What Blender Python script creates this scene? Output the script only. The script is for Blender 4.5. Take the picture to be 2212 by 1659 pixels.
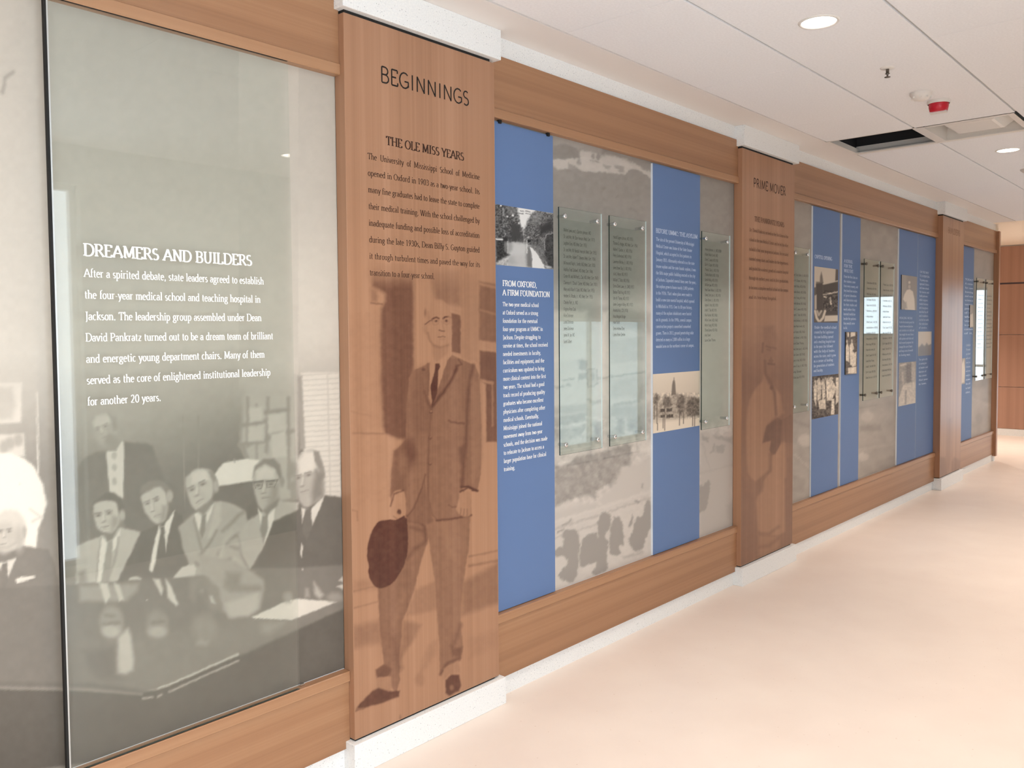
import bpy, math, random
import numpy as np
random.seed(7)
for o in list(bpy.data.objects):
    bpy.data.objects.remove(o, do_unlink=True)
SC = bpy.context.scene
COL = SC.collection

# ------------------------------------------------------------------ camera
# Lengths below are written in units of K metres (two-by-four-foot ceiling tiles give the scale).
# X runs along the display wall, Y points into it (pilaster faces at Y = 0), Z is up.
K = 1.149
PW, PH = 2212, 1659
CX, CY, FPX, YAW, PITCH, ROLL, CD, CH = -7.0567, -28.5347, 1835.2339, 0.8402, -0.0438, -0.0078, 2.2996, 1.5
FW = np.array([math.sin(YAW)*math.cos(PITCH), math.cos(YAW)*math.cos(PITCH), math.sin(PITCH)])
RT = np.cross(FW, [0, 0, 1]); RT /= np.linalg.norm(RT); UP = np.cross(RT, FW)
_c, _s = math.cos(ROLL), math.sin(ROLL)
RT, UP = _c*RT+_s*UP, -_s*RT+_c*UP
CAM = np.array([0.0, -CD, CH])

def at(x, y, Y):
    """photo pixel -> point on the wall-parallel plane at depth Y"""
    d = FW*FPX+RT*(x-PW/2-CX)-UP*(y-PH/2-CY)
    return CAM+d*((Y-CAM[1])/d[1])

def pj(P):
    d = np.asarray(P, float)-CAM; z = d@FW
    return PW/2+CX+FPX*(d@RT)/z, PH/2+CY-FPX*(d@UP)/z

from mathutils import Matrix, Vector
cd = bpy.data.cameras.new('camera'); cam = bpy.data.objects.new('camera', cd); COL.objects.link(cam)
cd.sensor_fit = 'HORIZONTAL'; cd.sensor_width = 36.0; cd.lens = 36.0*FPX/PW
cd.shift_x = -CX/PW; cd.shift_y = CY/PW; cd.clip_start = 0.05
m = Matrix.Identity(4)
for i in range(3):
    m[i][0], m[i][1], m[i][2], m[i][3] = RT[i], UP[i], -FW[i], CAM[i]*K
cam.matrix_world = m
SC.camera = cam

# ------------------------------------------------------------------ sky, exposure
WORLD_STRENGTH = 4.1
LAMP_STRENGTH = 8.0
SPOT_WATTS = 105.0
w = bpy.data.worlds.new('sky'); SC.world = w; w.use_nodes = True
bg = w.node_tree.nodes['Background']
bg.inputs['Color'].default_value = (0.86, 0.93, 1.0, 1); bg.inputs['Strength'].default_value = WORLD_STRENGTH
vs = SC.view_settings
vs.view_transform = 'Standard'; vs.look = 'None'; vs.exposure = 0.36; vs.gamma = 1.0; vs.use_curve_mapping = False

# ------------------------------------------------------------------ materials
def lin(c):
    c = np.asarray(c, float)/255.0
    return np.where(c <= 0.04045, c/12.92, ((c+0.055)/1.055)**2.4)
def L4(c): return tuple(lin(c))+(1.0,)

class NT:
    def __init__(s, name):
        s.m = bpy.data.materials.new(name); s.m.use_nodes = True
        s.t = s.m.node_tree; s.n = s.t.nodes; s.bs = s.n['Principled BSDF']; s.out = s.n['Material Output']
    def add(s, typ, **kw):
        nd = s.n.new(typ)
        for k, v in kw.items():
            if k.startswith('i_'):
                key = k[2:]; key = int(key) if key.isdigit() else key.replace('_', ' ')
                nd.inputs[key].default_value = v
            else: setattr(nd, k, v)
        return nd
    def lk(s, a, b): s.t.links.new(a, b)
    def coords(s, scale):
        tc = s.add('ShaderNodeTexCoord'); mp = s.add('ShaderNodeMapping'); mp.inputs['Scale'].default_value = scale
        s.lk(tc.outputs['Object'], mp.inputs['Vector']); return mp.outputs['Vector']
    def ramp(s, fac, stops):
        r = s.add('ShaderNodeValToRGB'); e = r.color_ramp.elements
        while len(e) < len(stops): e.new(0.5)
        for el, (p, c) in zip(e, stops): el.position = p; el.color = c
        s.lk(fac, r.inputs['Fac']); return r.outputs['Color']

MATS = {}
def plain(name, rgb, rough=0.5, spec=0.5, metal=0.0, coat=0.0):
    a = NT(name); b = a.bs
    b.inputs['Base Color'].default_value = L4(rgb); b.inputs['Roughness'].default_value = rough
    b.inputs['Specular IOR Level'].default_value = spec; b.inputs['Metallic'].default_value = metal
    b.inputs['Coat Weight'].default_value = coat
    MATS[name] = a.m; return a.m

def wood(name, vertical, light, mid, dark, rough=0.32, tone=False, spec=0.36):
    a = NT(name)
    s1 = (11, 11, 0.05) if vertical else (0.06, 14, 14)
    s2 = (90, 90, 0.5) if vertical else (0.5, 90, 90)
    n1 = a.add('ShaderNodeTexNoise', i_Scale=1.0, i_Detail=3.0, i_Roughness=0.55); a.lk(a.coords(s1), n1.inputs['Vector'])
    n2 = a.add('ShaderNodeTexNoise', i_Scale=1.0, i_Detail=2.0, i_Roughness=0.6); a.lk(a.coords(s2), n2.inputs['Vector'])
    mx = a.add('ShaderNodeMath', operation='MULTIPLY_ADD', i_1=0.26, i_2=0.0); a.lk(n2.outputs['Fac'], mx.inputs[0])
    ad = a.add('ShaderNodeMath', operation='MULTIPLY_ADD', i_1=0.74); a.lk(n1.outputs['Fac'], ad.inputs[0]); a.lk(mx.outputs[0], ad.inputs[2])
    col = a.ramp(ad.outputs[0], [(0.28, L4(dark)), (0.48, L4(mid)), (0.70, L4(light))])
    if tone:
        at_ = a.add('ShaderNodeAttribute', attribute_name='tone')
        mix = a.add('ShaderNodeMix', data_type='RGBA', blend_type='MIX')
        dk = a.ramp(ad.outputs[0], [(0.3, L4((66, 34, 27))), (0.7, L4((88, 50, 39)))])
        a.lk(at_.outputs['Fac'], mix.inputs[0]); a.lk(col, mix.inputs[6]); a.lk(dk, mix.inputs[7])
        col = mix.outputs[2]
    a.lk(col, a.bs.inputs['Base Color'])
    bp = a.add('ShaderNodeBump', i_Strength=0.05, i_Distance=0.002); a.lk(n2.outputs['Fac'], bp.inputs['Height'])
    a.lk(bp.outputs['Normal'], a.bs.inputs['Normal'])
    a.bs.inputs['Roughness'].default_value = rough; a.bs.inputs['Specular IOR Level'].default_value = spec
    MATS[name] = a.m

def printed(name, rough=0.4, spec=0.4, coat=0.0):
    a = NT(name)
    at_ = a.add('ShaderNodeAttribute', attribute_name='print')
    a.lk(at_.outputs['Color'], a.bs.inputs['Base Color'])
    a.bs.inputs['Roughness'].default_value = rough; a.bs.inputs['Specular IOR Level'].default_value = spec
    a.bs.inputs['Coat Weight'].default_value = coat
    MATS[name] = a.m

WL, WM, WD = (174, 133, 100), (160, 118, 87), (143, 103, 75)
wood('rail_wood', False, WL, WM, WD)
wood('pilaster_wood', True, (176, 134, 106), (164, 122, 94), (147, 107, 81), rough=0.31)
wood('pilaster_wood_print', True, (176, 134, 106), (164, 122, 94), (147, 107, 81), rough=0.31, tone=True)
wood('end_panel_wood', True, (182, 142, 122), (172, 132, 112), (158, 120, 102), rough=0.4)
plain('blue_board', (99, 124, 167), 0.5, 0.2)
plain('board_edge', (226, 232, 238), 0.3)
plain('white_ink', (252, 252, 250), 0.5, 0.3)
plain('pale_ink', (200, 214, 236), 0.5, 0.3)
plain('black_ink', (30, 26, 24), 0.5, 0.3)
plain('brown_ink', (58, 36, 27), 0.5, 0.3); plain('faint_ink', (112, 80, 61), 0.5, 0.3)
plain('ghost_ink', (132, 98, 77), 0.5, 0.3)
plain('steel', (214, 216, 218), 0.18, 0.5, 1.0)
plain('dark_steel', (120, 112, 104), 0.35, 0.5, 1.0)
plain('aluminium', (196, 196, 194), 0.4, 0.5, 0.75)
plain('white_metal', (226, 222, 216), 0.35)
plain('black_gap', (22, 20, 18), 0.8)
plain('plenum_dark', (34, 34, 38), 0.8)
plain('drywall', (232, 227, 223), 0.85, 0.2)
plain('lit_drywall', (246, 232, 214), 0.85, 0.2)  # drywall with the lit corridor's warm brightness put into its colour
plain('wall_paint', (222, 214, 204), 0.8, 0.2)
plain('window_wall_paint', (172, 168, 160), 0.8, 0.2)
plain('white_plastic', (226, 220, 214), 0.4)
plain('red_plastic', (196, 26, 48), 0.3)
plain('window_frame', (196, 198, 200), 0.4, 0.5, 0.4)
plain('reveal_dark', (78, 66, 72), 0.6)
printed('mural_print', 0.5, 0.2); printed('photo_print', 0.5, 0.15)

a = NT('ceiling_tile')
n = a.add('ShaderNodeTexNoise', i_Scale=90.0, i_Detail=2.0); a.lk(a.coords((1, 1, 1)), n.inputs['Vector'])
a.lk(a.ramp(n.outputs['Fac'], [(0.3, L4((235, 235, 237))), (0.7, L4((241, 241, 243)))]), a.bs.inputs['Base Color'])
a.bs.inputs['Roughness'].default_value = 0.9; a.bs.inputs['Specular IOR Level'].default_value = 0.15; MATS['ceiling_tile'] = a.m

a = NT('speckled_stone')
vo = a.add('ShaderNodeTexVoronoi', i_Scale=95.0, i_Randomness=1.0); a.lk(a.coords((1, 1, 1)), vo.inputs['Vector'])
n = a.add('ShaderNodeTexNoise', i_Scale=160.0, i_Detail=2.0); a.lk(a.coords((1, 1, 1)), n.inputs['Vector'])
sp = a.ramp(vo.outputs['Distance'], [(0.10, (1, 1, 1, 1)), (0.17, (0, 0, 0, 1))])
gate = a.ramp(vo.outputs['Color'], [(0.50, (0, 0, 0, 1)), (0.62, (1, 1, 1, 1))])
mu = a.add('ShaderNodeMath', operation='MULTIPLY'); a.lk(sp, mu.inputs[0]); a.lk(gate, mu.inputs[1])
mx = a.add('ShaderNodeMix', data_type='RGBA'); a.lk(mu.outputs[0], mx.inputs[0])
a.lk(a.ramp(n.outputs['Fac'], [(0.3, L4((228, 229, 229))), (0.7, L4((240, 240, 238)))]), mx.inputs[6])
mx.inputs[7].default_value = L4((128, 130, 130))
a.lk(mx.outputs[2], a.bs.inputs['Base Color']); a.bs.inputs['Roughness'].default_value = 0.35; MATS['speckled_stone'] = a.m

a = NT('floor_sheet')
vo = a.add('ShaderNodeTexVoronoi', i_Scale=26.0, i_Randomness=1.0); a.lk(a.coords((1, 1, 1)), vo.inputs['Vector'])
n = a.add('ShaderNodeTexNoise', i_Scale=3.0, i_Detail=4.0); a.lk(a.coords((1, 1, 1)), n.inputs['Vector'])
sp = a.ramp(vo.outputs['Distance'], [(0.05, (1, 1, 1, 1)), (0.10, (0, 0, 0, 1))])
gate = a.ramp(vo.outputs['Color'], [(0.60, (0, 0, 0, 1)), (0.7, (0.5, 0.5, 0.5, 1))])
mu = a.add('ShaderNodeMath', operation='MULTIPLY'); a.lk(sp, mu.inputs[0]); a.lk(gate, mu.inputs[1])
mx = a.add('ShaderNodeMix', data_type='RGBA'); a.lk(mu.outputs[0], mx.inputs[0])
a.lk(a.ramp(n.outputs['Fac'], [(0.3, L4((229, 213, 201))), (0.7, L4((234, 219, 207)))]), mx.inputs[6])
mx.inputs[7].default_value = L4((190, 160, 138))
a.lk(mx.outputs[2], a.bs.inputs['Base Color']); a.bs.inputs['Roughness'].default_value = 0.42
a.bs.inputs['Specular IOR Level'].default_value = 0.4; MATS['floor_sheet'] = a.m

def glass(name, tint, edge=False):
    a = NT(name); a.n.remove(a.bs)
    ge = a.add('ShaderNodeNewGeometry')
    io = a.add('ShaderNodeMix', data_type='FLOAT'); io.inputs[2].default_value = 1.5; io.inputs[3].default_value = 1/1.5
    a.lk(ge.outputs['Backfacing'], io.inputs[0])
    fr = a.add('ShaderNodeFresnel'); a.lk(io.outputs[0], fr.inputs['IOR'])
    tr = a.add('ShaderNodeBsdfTransparent', i_Color=L4(tint)); gl = a.add('ShaderNodeBsdfGlossy', i_Roughness=0.0)
    gl.inputs['Color'].default_value = (1, 1, 1, 1)
    ms = a.add('ShaderNodeMixShader'); a.lk(fr.outputs[0], ms.inputs[0]); a.lk(tr.outputs[0], ms.inputs[1]); a.lk(gl.outputs[0], ms.inputs[2])
    a.lk(ms.outputs[0], a.out.inputs['Surface']); MATS[name] = a.m
glass('clear_glass', (250, 252, 251)); glass('plaque_glass', (247, 252, 251)); glass('window_glass', (250, 252, 252)); glass('grey_glass', (196, 202, 204)); glass('tinted_glass', (226, 230, 232))
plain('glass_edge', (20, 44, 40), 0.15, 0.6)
plain('glass_edge_glint', (226, 240, 240), 0.1, 0.8)  # near-white colour paints the bright refracted line on right plate edges

a = NT('lamp_glow'); a.n.remove(a.bs)
em = a.add('ShaderNodeEmission', i_Strength=LAMP_STRENGTH); em.inputs['Color'].default_value = (1.0, 0.92, 0.82, 1)
a.lk(em.outputs[0], a.out.inputs['Surface']); MATS['lamp_glow'] = a.m

# ------------------------------------------------------------------ object helpers
def empty(name, base):
    o = bpy.data.objects.new(name, None); o.empty_display_size = 0.1; COL.objects.link(o)
    o.location = Vector(base)*K; o['base'] = list(base); return o
def tag(o, label=None, cat=None, group=None, kind=None):
    if label: o['label'] = label
    if cat: o['category'] = cat
    if group: o['group'] = group
    if kind: o['kind'] = kind
    return o
def base_of(p):
    b = np.zeros(3)
    while p is not None:
        if 'base' in p: b = np.array(p['base'][:]); break
        p = p.parent
    return b
def mesh(name, verts, faces, mat, parent=None, base=None, mats=None, fmat=None, smooth=False):
    b = base_of(parent) if parent is not None else np.array(base if base is not None else (0, 0, 0), float)
    me = bpy.data.meshes.new(name)
    me.from_pydata((((np.asarray(verts, float)-b)*K)).tolist(), [], faces)
    for mm in (mats or [mat]): me.materials.append(MATS[mm])
    if fmat: me.polygons.foreach_set('material_index', fmat)
    if smooth: me.polygons.foreach_set('use_smooth', [True]*len(me.polygons))
    me.update()
    o = bpy.data.objects.new(name, me); COL.objects.link(o)
    if parent is not None: o.parent = parent
    else:
        o.location = Vector(b)*K; o['base'] = list(b)
    return o
CUBE_F = [(0, 3, 2, 1), (4, 5, 6, 7), (0, 1, 5, 4), (1, 2, 6, 5), (2, 3, 7, 6), (3, 0, 4, 7)]
# faces: 0 bottom 1 top 2 y0 front 3 x1 right 4 y1 back 5 x0 left
def cubev(x0, x1, y0, y1, z0, z1):
    return [(x0, y0, z0), (x1, y0, z0), (x1, y1, z0), (x0, y1, z0), (x0, y0, z1), (x1, y0, z1), (x1, y1, z1), (x0, y1, z1)]
def bevel_box(x0, x1, y0, y1, z0, z1, b=0.002):
    """box with chamfered edges (26 faces)"""
    vs, idx = [], {}
    xs, ys, zs = (x0, x1), (y0, y1), (z0, z1)
    for i in (0, 1):
        for j in (0, 1):
            for k in (0, 1):
                sx, sy, sz = (1, -1)[i], (1, -1)[j], (1, -1)[k]
                p = (xs[i], ys[j], zs[k])
                idx[i, j, k, 0] = len(vs); vs.append((p[0], p[1]+sy*b, p[2]+sz*b))
                idx[i, j, k, 1] = len(vs); vs.append((p[0]+sx*b, p[1], p[2]+sz*b))
                idx[i, j, k, 2] = len(vs); vs.append((p[0]+sx*b, p[1]+sy*b, p[2]))
    f = []
    g = idx
    f += [(g[0,0,0,0], g[0,0,1,0], g[0,1,1,0], g[0,1,0,0]), (g[1,0,0,0], g[1,1,0,0], g[1,1,1,0], g[1,0,1,0])]
    f += [(g[0,0,0,1], g[1,0,0,1], g[1,0,1,1], g[0,0,1,1]), (g[0,1,0,1], g[0,1,1,1], g[1,1,1,1], g[1,1,0,1])]
    f += [(g[0,0,0,2], g[0,1,0,2], g[1,1,0,2], g[1,0,0,2]), (g[0,0,1,2], g[1,0,1,2], g[1,1,1,2], g[0,1,1,2])]
    for a_ in (0, 1):
        for b_ in (0, 1):
            f.append((g[a_,b_,0,0], g[a_,b_,1,0], g[a_,b_,1,1], g[a_,b_,0,1]))
            f.append((g[a_,0,b_,0], g[a_,1,b_,0], g[a_,1,b_,2], g[a_,0,b_,2]))
            f.append((g[0,a_,b_,1], g[1,a_,b_,1], g[1,a_,b_,2], g[0,a_,b_,2]))
            for c_ in (0, 1): f.append((g[a_,b_,c_,0], g[a_,b_,c_,1], g[a_,b_,c_,2]))
    return vs, f
def fix_normals(o):
    import bmesh
    bm = bmesh.new(); bm.from_mesh(o.data); bmesh.ops.recalc_face_normals(bm, faces=bm.faces); bm.to_mesh(o.data); bm.free(); return o
def box(name, x0, x1, y0, y1, z0, z1, mat, parent=None, base=None, b=0.0):
    if b:
        v, f = bevel_box(x0, x1, y0, y1, z0, z1, b)
        return fix_normals(mesh(name, v, f, mat, parent, base))
    return mesh(name, cubev(x0, x1, y0, y1, z0, z1), CUBE_F, mat, parent, base)
def multibox(name, boxes, mat, parent=None, base=None):
    v, f = [], []
    for bx in boxes:
        n0 = len(v); v += cubev(*bx); f += [tuple(n0+i for i in q) for q in CUBE_F]
    return mesh(name, v, f, mat, parent, base)
def lathe(name, prof, c, axis, mat, parent=None, base=None, n=32, smooth=True, mats=None, pm=None):
    """prof: list of (r, h); axis 'z' (h along +z) or 'y' (h along -y, out of the wall)"""
    v, f, fm = [], [], []
    for r, h in prof:
        for k in range(n):
            t = 2*math.pi*k/n
            if axis == 'z': v.append((c[0]+r*math.cos(t), c[1]+r*math.sin(t), c[2]+h))
            else: v.append((c[0]+r*math.cos(t), c[1]-h, c[2]+r*math.sin(t)))
    for i in range(len(prof)-1):
        for k in range(n):
            a_, b_ = i*n+k, i*n+(k+1) % n
            f.append((a_, b_, b_+n, a_+n)); fm.append(pm[i] if pm else 0)
    o = mesh(name, v, f, mat, parent, base, mats=mats, fmat=fm if pm else None, smooth=smooth)
    return fix_normals(o)
# ------------------------------------------------------------------ lettering (own stroke alphabet, cap height 1, x height .66)
# items: L x y x y ... polyline | A cx cy rx ry a0 a1 arc | S x y half-width serif | D x y dot
GL = {
'A': (.86, 'L .02 0 .43 1|L .43 1 .84 0|L .17 .36 .69 .36|S .04 0 .12|S .82 0 .14'),
'B': (.74, 'L .14 0 .14 1|L .14 1 .38 1|A .38 .76 .24 .24 90 -90|L .14 .52 .40 .52|A .40 .26 .27 .26 90 -90|L .40 0 .14 0|S .1 0 .1|S .1 1 .1'),
'C': (.80, 'A .45 .5 .39 .5 48 312|L .74 .72 .74 .95'),
'D': (.88, 'L .14 0 .14 1|L .14 1 .40 1|A .40 .5 .42 .5 90 -90|L .40 0 .14 0|S .1 0 .1|S .1 1 .1'),
'E': (.68, 'L .14 0 .14 1|L .14 1 .60 1|L .14 .52 .50 .52|L .14 0 .62 0|L .60 1 .60 .80|L .62 0 .62 .2|S .1 0 .1|S .1 1 .1'),
'F': (.64, 'L .14 0 .14 1|L .14 1 .58 1|L .14 .52 .48 .52|L .58 1 .58 .8|S .14 0 .14|S .1 1 .1'),
'G': (.86, 'A .46 .5 .40 .5 48 330|L .46 .44 .80 .44|L .78 .44 .78 .1'),
'H': (.92, 'L .16 0 .16 1|L .76 0 .76 1|L .16 .52 .76 .52|S .16 0 .13|S .16 1 .13|S .76 0 .13|S .76 1 .13'),
'I': (.42, 'L .21 0 .21 1|S .21 0 .14|S .21 1 .14'),
'J': (.42, 'L .24 1 .24 0|A .06 0 .18 .24 0 -80|S .22 1 .14'),
'K': (.80, 'L .16 0 .16 1|L .70 1 .18 .48|L .30 .58 .74 0|S .16 0 .13|S .16 1 .13|S .68 1 .1|S .74 0 .1'),
'L': (.66, 'L .14 0 .14 1|L .14 0 .60 0|L .60 0 .60 .22|S .14 1 .14|S .1 0 .1'),
'M': (1.06, 'L .14 0 .18 1|L .18 1 .53 .1|L .53 .1 .88 1|L .88 1 .92 0|S .14 0 .12|S .92 0 .12|S .12 1 .08|S .94 1 .08'),
'N': (.92, 'L .16 0 .16 1|L .16 1 .76 0|L .76 0 .76 1|S .16 0 .12|S .76 1 .12|S .1 1 .08'),
'O': (.92, 'A .46 .5 .40 .5 0 360'),
'P': (.70, 'L .14 0 .14 1|L .14 1 .36 1|A .36 .73 .27 .27 90 -90|L .36 .46 .14 .46|S .14 0 .14|S .1 1 .1'),
'Q': (.92, 'A .46 .5 .40 .5 0 360|L .5 .04 .88 -.22'),
'R': (.78, 'L .14 0 .14 1|L .14 1 .36 1|A .36 .75 .25 .25 90 -90|L .36 .5 .14 .5|L .38 .5 .74 0|S .14 0 .12|S .1 1 .1|S .74 0 .07'),
'S': (.60, 'A .30 .745 .22 .235 40 270|A .30 .26 .24 .25 90 -140'),
'T': (.76, 'L .38 0 .38 1|L .06 1 .70 1|L .06 1 .05 .8|L .70 1 .71 .8|S .38 0 .14'),
'U': (.88, 'L .16 1 .16 .34|A .44 .34 .28 .34 180 360|L .72 .34 .72 1|S .16 1 .13|S .72 1 .11'),
'V': (.84, 'L .04 1 .42 0|L .42 0 .80 1|S .06 1 .12|S .80 1 .1'),
'W': (1.16, 'L .04 1 .32 0|L .32 0 .58 1|L .58 1 .84 0|L .84 0 1.12 1|S .06 1 .12|S 1.10 1 .1|S .58 1 .1'),
'X': (.80, 'L .06 1 .74 0|L .06 0 .72 1|S .08 1 .11|S .72 1 .1|S .08 0 .1|S .72 0 .12'),
'Y': (.78, 'L .04 1 .39 .46|L .39 .46 .74 1|L .39 .46 .39 0|S .06 1 .11|S .72 1 .1|S .39 0 .14'),
'Z': (.72, 'L .08 1 .66 1|L .66 1 .06 0|L .06 0 .66 0|L .08 1 .07 .82|L .66 0 .67 .2'),
'a': (.54, 'A .25 .46 .18 .19 160 0|L .43 .46 .43 .08|L .43 .08 .52 .02|A .24 .19 .19 .18 60 300|L .43 .38 .3 .36'),
'b': (.62, 'L .12 1.06 .12 .02|A .32 .33 .22 .33 140 -140|S .06 1.05 .06'),
'c': (.52, 'A .29 .33 .23 .33 50 310'),
'd': (.64, 'L .50 1.06 .50 .02|A .29 .33 .22 .33 40 320|S .44 1.05 .06|S .55 .02 .05'),
'e': (.54, 'A .28 .33 .22 .33 0 315|L .07 .38 .49 .38'),
'f': (.38, 'L .17 0 .17 .82|A .36 .82 .19 .24 180 70|L .04 .63 .36 .63|S .18 0 .12'),
'g': (.58, 'A .27 .42 .18 .24 0 360|L .40 .60 .56 .64|A .28 -.12 .24 .17 0 360|L .16 .18 .14 .06'),
'h': (.66, 'L .13 0 .13 1.06|A .33 .42 .20 .24 160 0|L .53 .42 .53 0|S .13 0 .1|S .53 0 .1|S .07 1.05 .06'),
'i': (.32, 'L .16 0 .16 .66|D .16 .92|S .16 0 .11|S .1 .65 .06'),
'j': (.32, 'L .18 .66 .18 -.14|A .02 -.14 .16 .18 0 -80|D .18 .92|S .12 .65 .06'),
'k': (.60, 'L .13 0 .13 1.06|L .48 .66 .15 .34|L .24 .42 .54 0|S .13 0 .1|S .48 .65 .08|S .54 0 .07|S .07 1.05 .06'),
'l': (.32, 'L .16 0 .16 1.06|S .16 0 .11|S .1 1.05 .06'),
'm': (.98, 'L .13 0 .13 .66|A .31 .44 .18 .22 160 0|L .49 .44 .49 0|A .67 .44 .18 .22 160 0|L .85 .44 .85 0|S .13 0 .1|S .49 0 .1|S .85 0 .1|S .07 .65 .06'),
'n': (.66, 'L .13 0 .13 .66|A .33 .42 .20 .24 160 0|L .53 .42 .53 0|S .13 0 .1|S .53 0 .1|S .07 .65 .06'),
'o': (.58, 'A .29 .33 .23 .33 0 360'),
'p': (.62, 'L .12 .66 .12 -.33|A .32 .33 .22 .33 140 -140|S .12 -.33 .11|S .06 .65 .06'),
'q': (.62, 'L .50 .66 .50 -.33|A .30 .33 .22 .33 40 320|S .50 -.33 .11'),
'r': (.44, 'L .13 0 .13 .66|A .32 .44 .19 .21 160 60|S .13 0 .1|S .07 .65 .06'),
's': (.44, 'A .21 .49 .145 .165 40 270|A .21 .165 .16 .165 90 -140'),
't': (.38, 'L .16 .86 .16 .16|A .29 .16 .13 .15 180 290|L .03 .63 .35 .63'),
'u': (.66, 'L .13 .66 .13 .22|A .32 .22 .19 .21 180 360|L .51 .66 .51 .02|S .07 .65 .06|S .45 .65 .06|S .57 .02 .05'),
'v': (.56, 'L .04 .66 .28 0|L .28 0 .52 .66|S .05 .65 .08|S .51 .65 .07'),
'w': (.84, 'L .04 .66 .24 0|L .24 0 .42 .66|L .42 .66 .61 0|L .61 0 .80 .66|S .05 .65 .08|S .79 .65 .07'),
'x': (.56, 'L .06 .66 .50 0|L .06 0 .50 .66|S .07 .65 .08|S .49 .65 .07|S .07 0 .07|S .49 0 .08'),
'y': (.56, 'L .04 .66 .29 .02|L .52 .66 .22 -.22|L .22 -.22 .08 -.32|S .05 .65 .08|S .51 .65 .07'),
'z': (.50, 'L .06 .64 .44 .64|L .44 .64 .05 .01|L .05 .01 .45 .01'),
'0': (.64, 'A .32 .5 .25 .5 0 360'), '1': (.64, 'L .34 0 .34 1|L .34 1 .16 .86|S .34 0 .15'),
'2': (.64, 'A .30 .72 .22 .28 160 -30|L .49 .58 .08 .02|L .08 .02 .56 .02'), '3': (.64, 'A .28 .76 .2 .24 150 -80|A .28 .27 .25 .27 80 -150'),
'4': (.64, 'L .44 0 .44 1|L .44 1 .06 .3|L .06 .3 .60 .3'), '5': (.64, 'L .52 1 .18 1|L .18 1 .14 .56|A .28 .31 .26 .31 110 -140'),
'6': (.64, 'A .33 .3 .23 .3 0 360|L .11 .34 .3 .8|L .3 .8 .5 .98'), '7': (.64, 'L .08 1 .56 1|L .56 1 .22 0'),
'8': (.64, 'A .32 .76 .19 .24 0 360|A .32 .26 .24 .27 0 360'), '9': (.64, 'A .31 .7 .23 .3 0 360|L .53 .66 .34 .2|L .34 .2 .14 .02'),
'.': (.30, 'D .14 .04'), ',': (.30, 'D .15 .04|L .17 .04 .10 -.16'), '-': (.40, 'L .06 .34 .34 .34'), "'": (.26, 'L .14 1.02 .11 .78'),
':': (.30, 'D .15 .06|D .15 .56'), '(': (.38, 'A .42 .4 .3 .68 125 235'), ')': (.38, 'A -.04 .4 .3 .68 55 -55'), '"': (.40, 'L .12 1.02 .10 .8|L .27 1.02 .25 .8'),
' ': (.34, ''),
}
def stroke(pts, thin, thick, V, F):
    pts = np.asarray(pts, float); n = len(pts)
    if n < 2: return
    d = np.gradient(pts, axis=0); ln = np.linalg.norm(d, axis=1, keepdims=True); d = d/np.maximum(ln, 1e-9)
    hw = (thin+(thick-thin)*np.abs(d[:, 1])**1.3)/2
    nr = np.stack([-d[:, 1], d[:, 0]], 1)*hw[:, None]
    b = len(V); V.extend((pts+nr).tolist()); V.extend((pts-nr).tolist())
    for i in range(n-1): F.append((b+i, b+i+1, b+n+i+1, b+n+i))
def glyph(ch, serif, thin, thick):
    adv, src = GL.get(ch, GL['.']); V, F, LY, LY_n = [], [], [], []
    for it in src.split('|'):
        if not it: continue
        n_before = len(V)
        p = it.split(); q = [float(x) for x in p[1:]]
        if p[0] == 'L': stroke(np.array(q).reshape(-1, 2), thin, thick, V, F)
        elif p[0] == 'A':
            n = max(5, int(abs(q[5]-q[4])/24)); t = np.radians(np.linspace(q[4], q[5], n+1))
            stroke(np.stack([q[0]+q[2]*np.cos(t), q[1]+q[3]*np.sin(t)], 1), thin, thick, V, F)
        elif p[0] == 'S' and serif:
            h = thin*0.5; b = len(V); y = min(max(q[1], h), 1.06-h) if q[1] >= 0 else q[1]
            s_ = q[2]*.85+thick*.34; V.extend([(q[0]-s_, y-h), (q[0]+s_, y-h), (q[0]+s_*.86, y+h), (q[0]-s_*.86, y+h)]); F.append((b, b+1, b+2, b+3))
        elif p[0] == 'D':
            r = thick*.62; b = len(V)
            V.extend([(q[0]+r*math.cos(k*math.pi/4), q[1]+r*math.sin(k*math.pi/4)) for k in range(8)]); F.append(tuple(range(b, b+8)))
        LY.extend([len(LY_n)]*(len(V)-n_before)); LY_n.append(1)
    return adv+.05, [(x+.025, y, k) for (x, y), k in zip(V, LY)], F
_GC = {}
def setline(txt, X0, X1, Z, Y, cap, serif, thin, thick, V, F, justify=False):
    """one line of lettering from X0 to X1 (stretched or word-spaced to fit)"""
    adv = [glyph_c(c, serif, thin, thick)[0] for c in txt]
    nat = sum(adv)*cap
    if X1 is None: X1 = X0+nat
    ns = txt.count(' ')
    if justify and ns:
        sx = min(1.0, (X1-X0)/nat*1.0) if nat > X1-X0 else min(1.0, 0.93*(X1-X0)/nat)
        sx = max(sx, 0.7); extra = ((X1-X0)-nat*sx)/ns
    else: sx = (X1-X0)/nat; extra = 0
    x = X0
    for c, a in zip(txt, adv):
        _, gv, gf = glyph_c(c, serif, thin, thick)
        b = len(V)
        for px, pz, ly in gv: V.append((x+px*cap*sx, Y-ly*3e-5, Z+pz*cap))
        for q in gf: F.append(tuple(b+i for i in q))
        x += a*cap*sx+(extra if c == ' ' else 0)
def glyph_c(c, serif, thin, thick):
    k = (c, serif, thin, thick)
    if k not in _GC: _GC[k] = glyph(c, serif, thin, thick)
    return _GC[k]
REG, BOLD, SANS = (True, .06, .135), (True, .08, .195), (False, .10, .10)
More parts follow.
